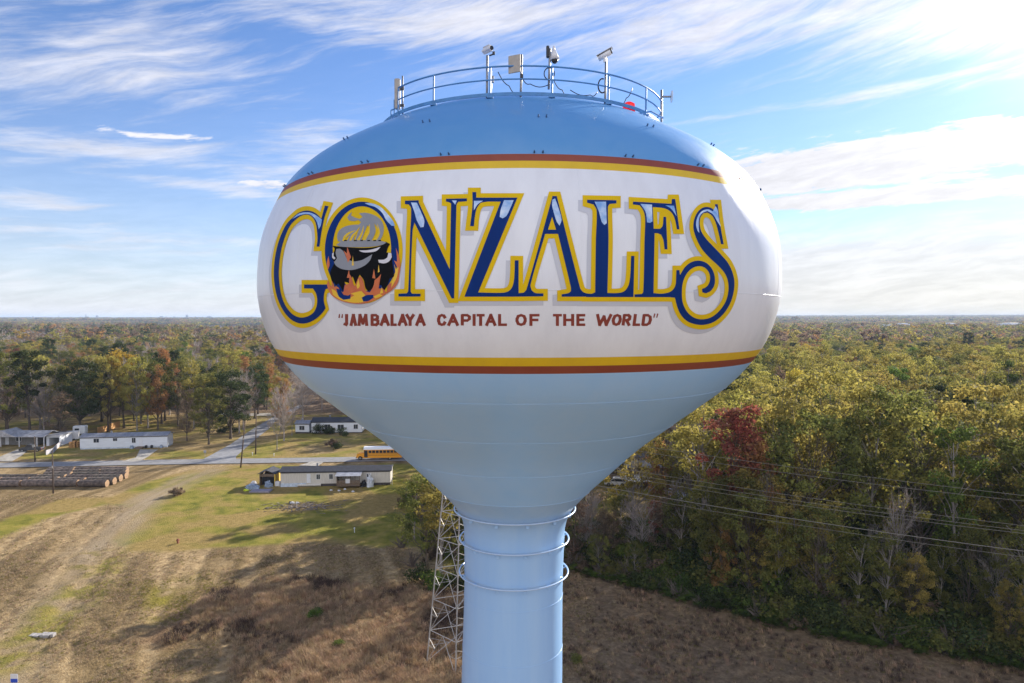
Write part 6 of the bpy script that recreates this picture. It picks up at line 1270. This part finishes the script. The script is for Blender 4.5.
    br = M('MULTIPLY', tex, M('MULTIPLY_ADD', gl, CL_GLOW, M('MULTIPLY_ADD', gl2, CL_GLOW*4, M('MULTIPLY_ADD', back, BACK_FILL, CL_BASE))))
    cc = N.new('ShaderNodeCombineXYZ'); wm = M('MULTIPLY', M('EXPONENT', M('MULTIPLY', M('ABSOLUTE', el), -7.)), ss(az, -.1, .6))
    L.new(M('MULTIPLY', br, .975), cc.inputs[0]); L.new(M('MULTIPLY', br, M('MULTIPLY_ADD', wm, -.03, .975)), cc.inputs[1]); L.new(M('MULTIPLY', br, M('MULTIPLY_ADD', wm, -.17, 1.05)), cc.inputs[2])
    tint = N.new('ShaderNodeMix'); tint.data_type = 'RGBA'; tint.blend_type = 'MULTIPLY'; tint.inputs[0].default_value = 1
    L.new(sky.outputs[0], tint.inputs[6]); tint.inputs[7].default_value = SKY_TINT
    m0 = N.new('ShaderNodeMix'); m0.data_type = 'RGBA'; L.new(hz, m0.inputs[0]); L.new(tint.outputs[2], m0.inputs[6]); L.new(cc.outputs[0], m0.inputs[7])
    m1 = N.new('ShaderNodeMix'); m1.data_type = 'RGBA'; L.new(tot, m1.inputs[0]); L.new(m0.outputs[2], m1.inputs[6]); L.new(cc.outputs[0], m1.inputs[7])
    gx = N.new('ShaderNodeMix'); gx.data_type = 'RGBA'; gx.blend_type = 'ADD'; gx.inputs[0].default_value = 1
    gc = N.new('ShaderNodeCombineXYZ'); gv = M('MULTIPLY_ADD', gl2, 7., M('MULTIPLY', gl, .25))
    for i in range(3): L.new(gv, gc.inputs[i])
    L.new(m1.outputs[2], gx.inputs[6]); L.new(gc.outputs[0], gx.inputs[7]); L.new(gx.outputs[2], bg.inputs['Color'])
BACK_FILL = 4.2  # extra radiance of the added fill clouds behind the camera
CL_BASE, CL_GLOW, SKY_TINT = 5.9, 3.0, (.56, .745, 1.08, 1)
build_world()
sun = bpy.data.lights.new('sun', 'SUN'); sun.energy = 5.0; sun.angle = R(.55); sun.color = (1, .93, .82)
so = bpy.data.objects.new('sun', sun); COL.objects.link(so); so.rotation_euler = SD.to_track_quat('Z', 'Y').to_euler(); so.location = (60, 60, 90)
sc.view_settings.view_transform = 'Standard'; sc.view_settings.look = 'None'; sc.view_settings.gamma = 1; sc.view_settings.use_curve_mapping = False
sc.view_settings.exposure = 1.0
sc.cycles.max_bounces = 6; sc.cycles.diffuse_bounces = 3; sc.cycles.glossy_bounces = 2; sc.cycles.transmission_bounces = 3; sc.cycles.transparent_max_bounces = 6; sc.cycles.volume_bounces = 0
sc.cycles.use_denoising = True; sc.cycles.sample_clamp_indirect = 6
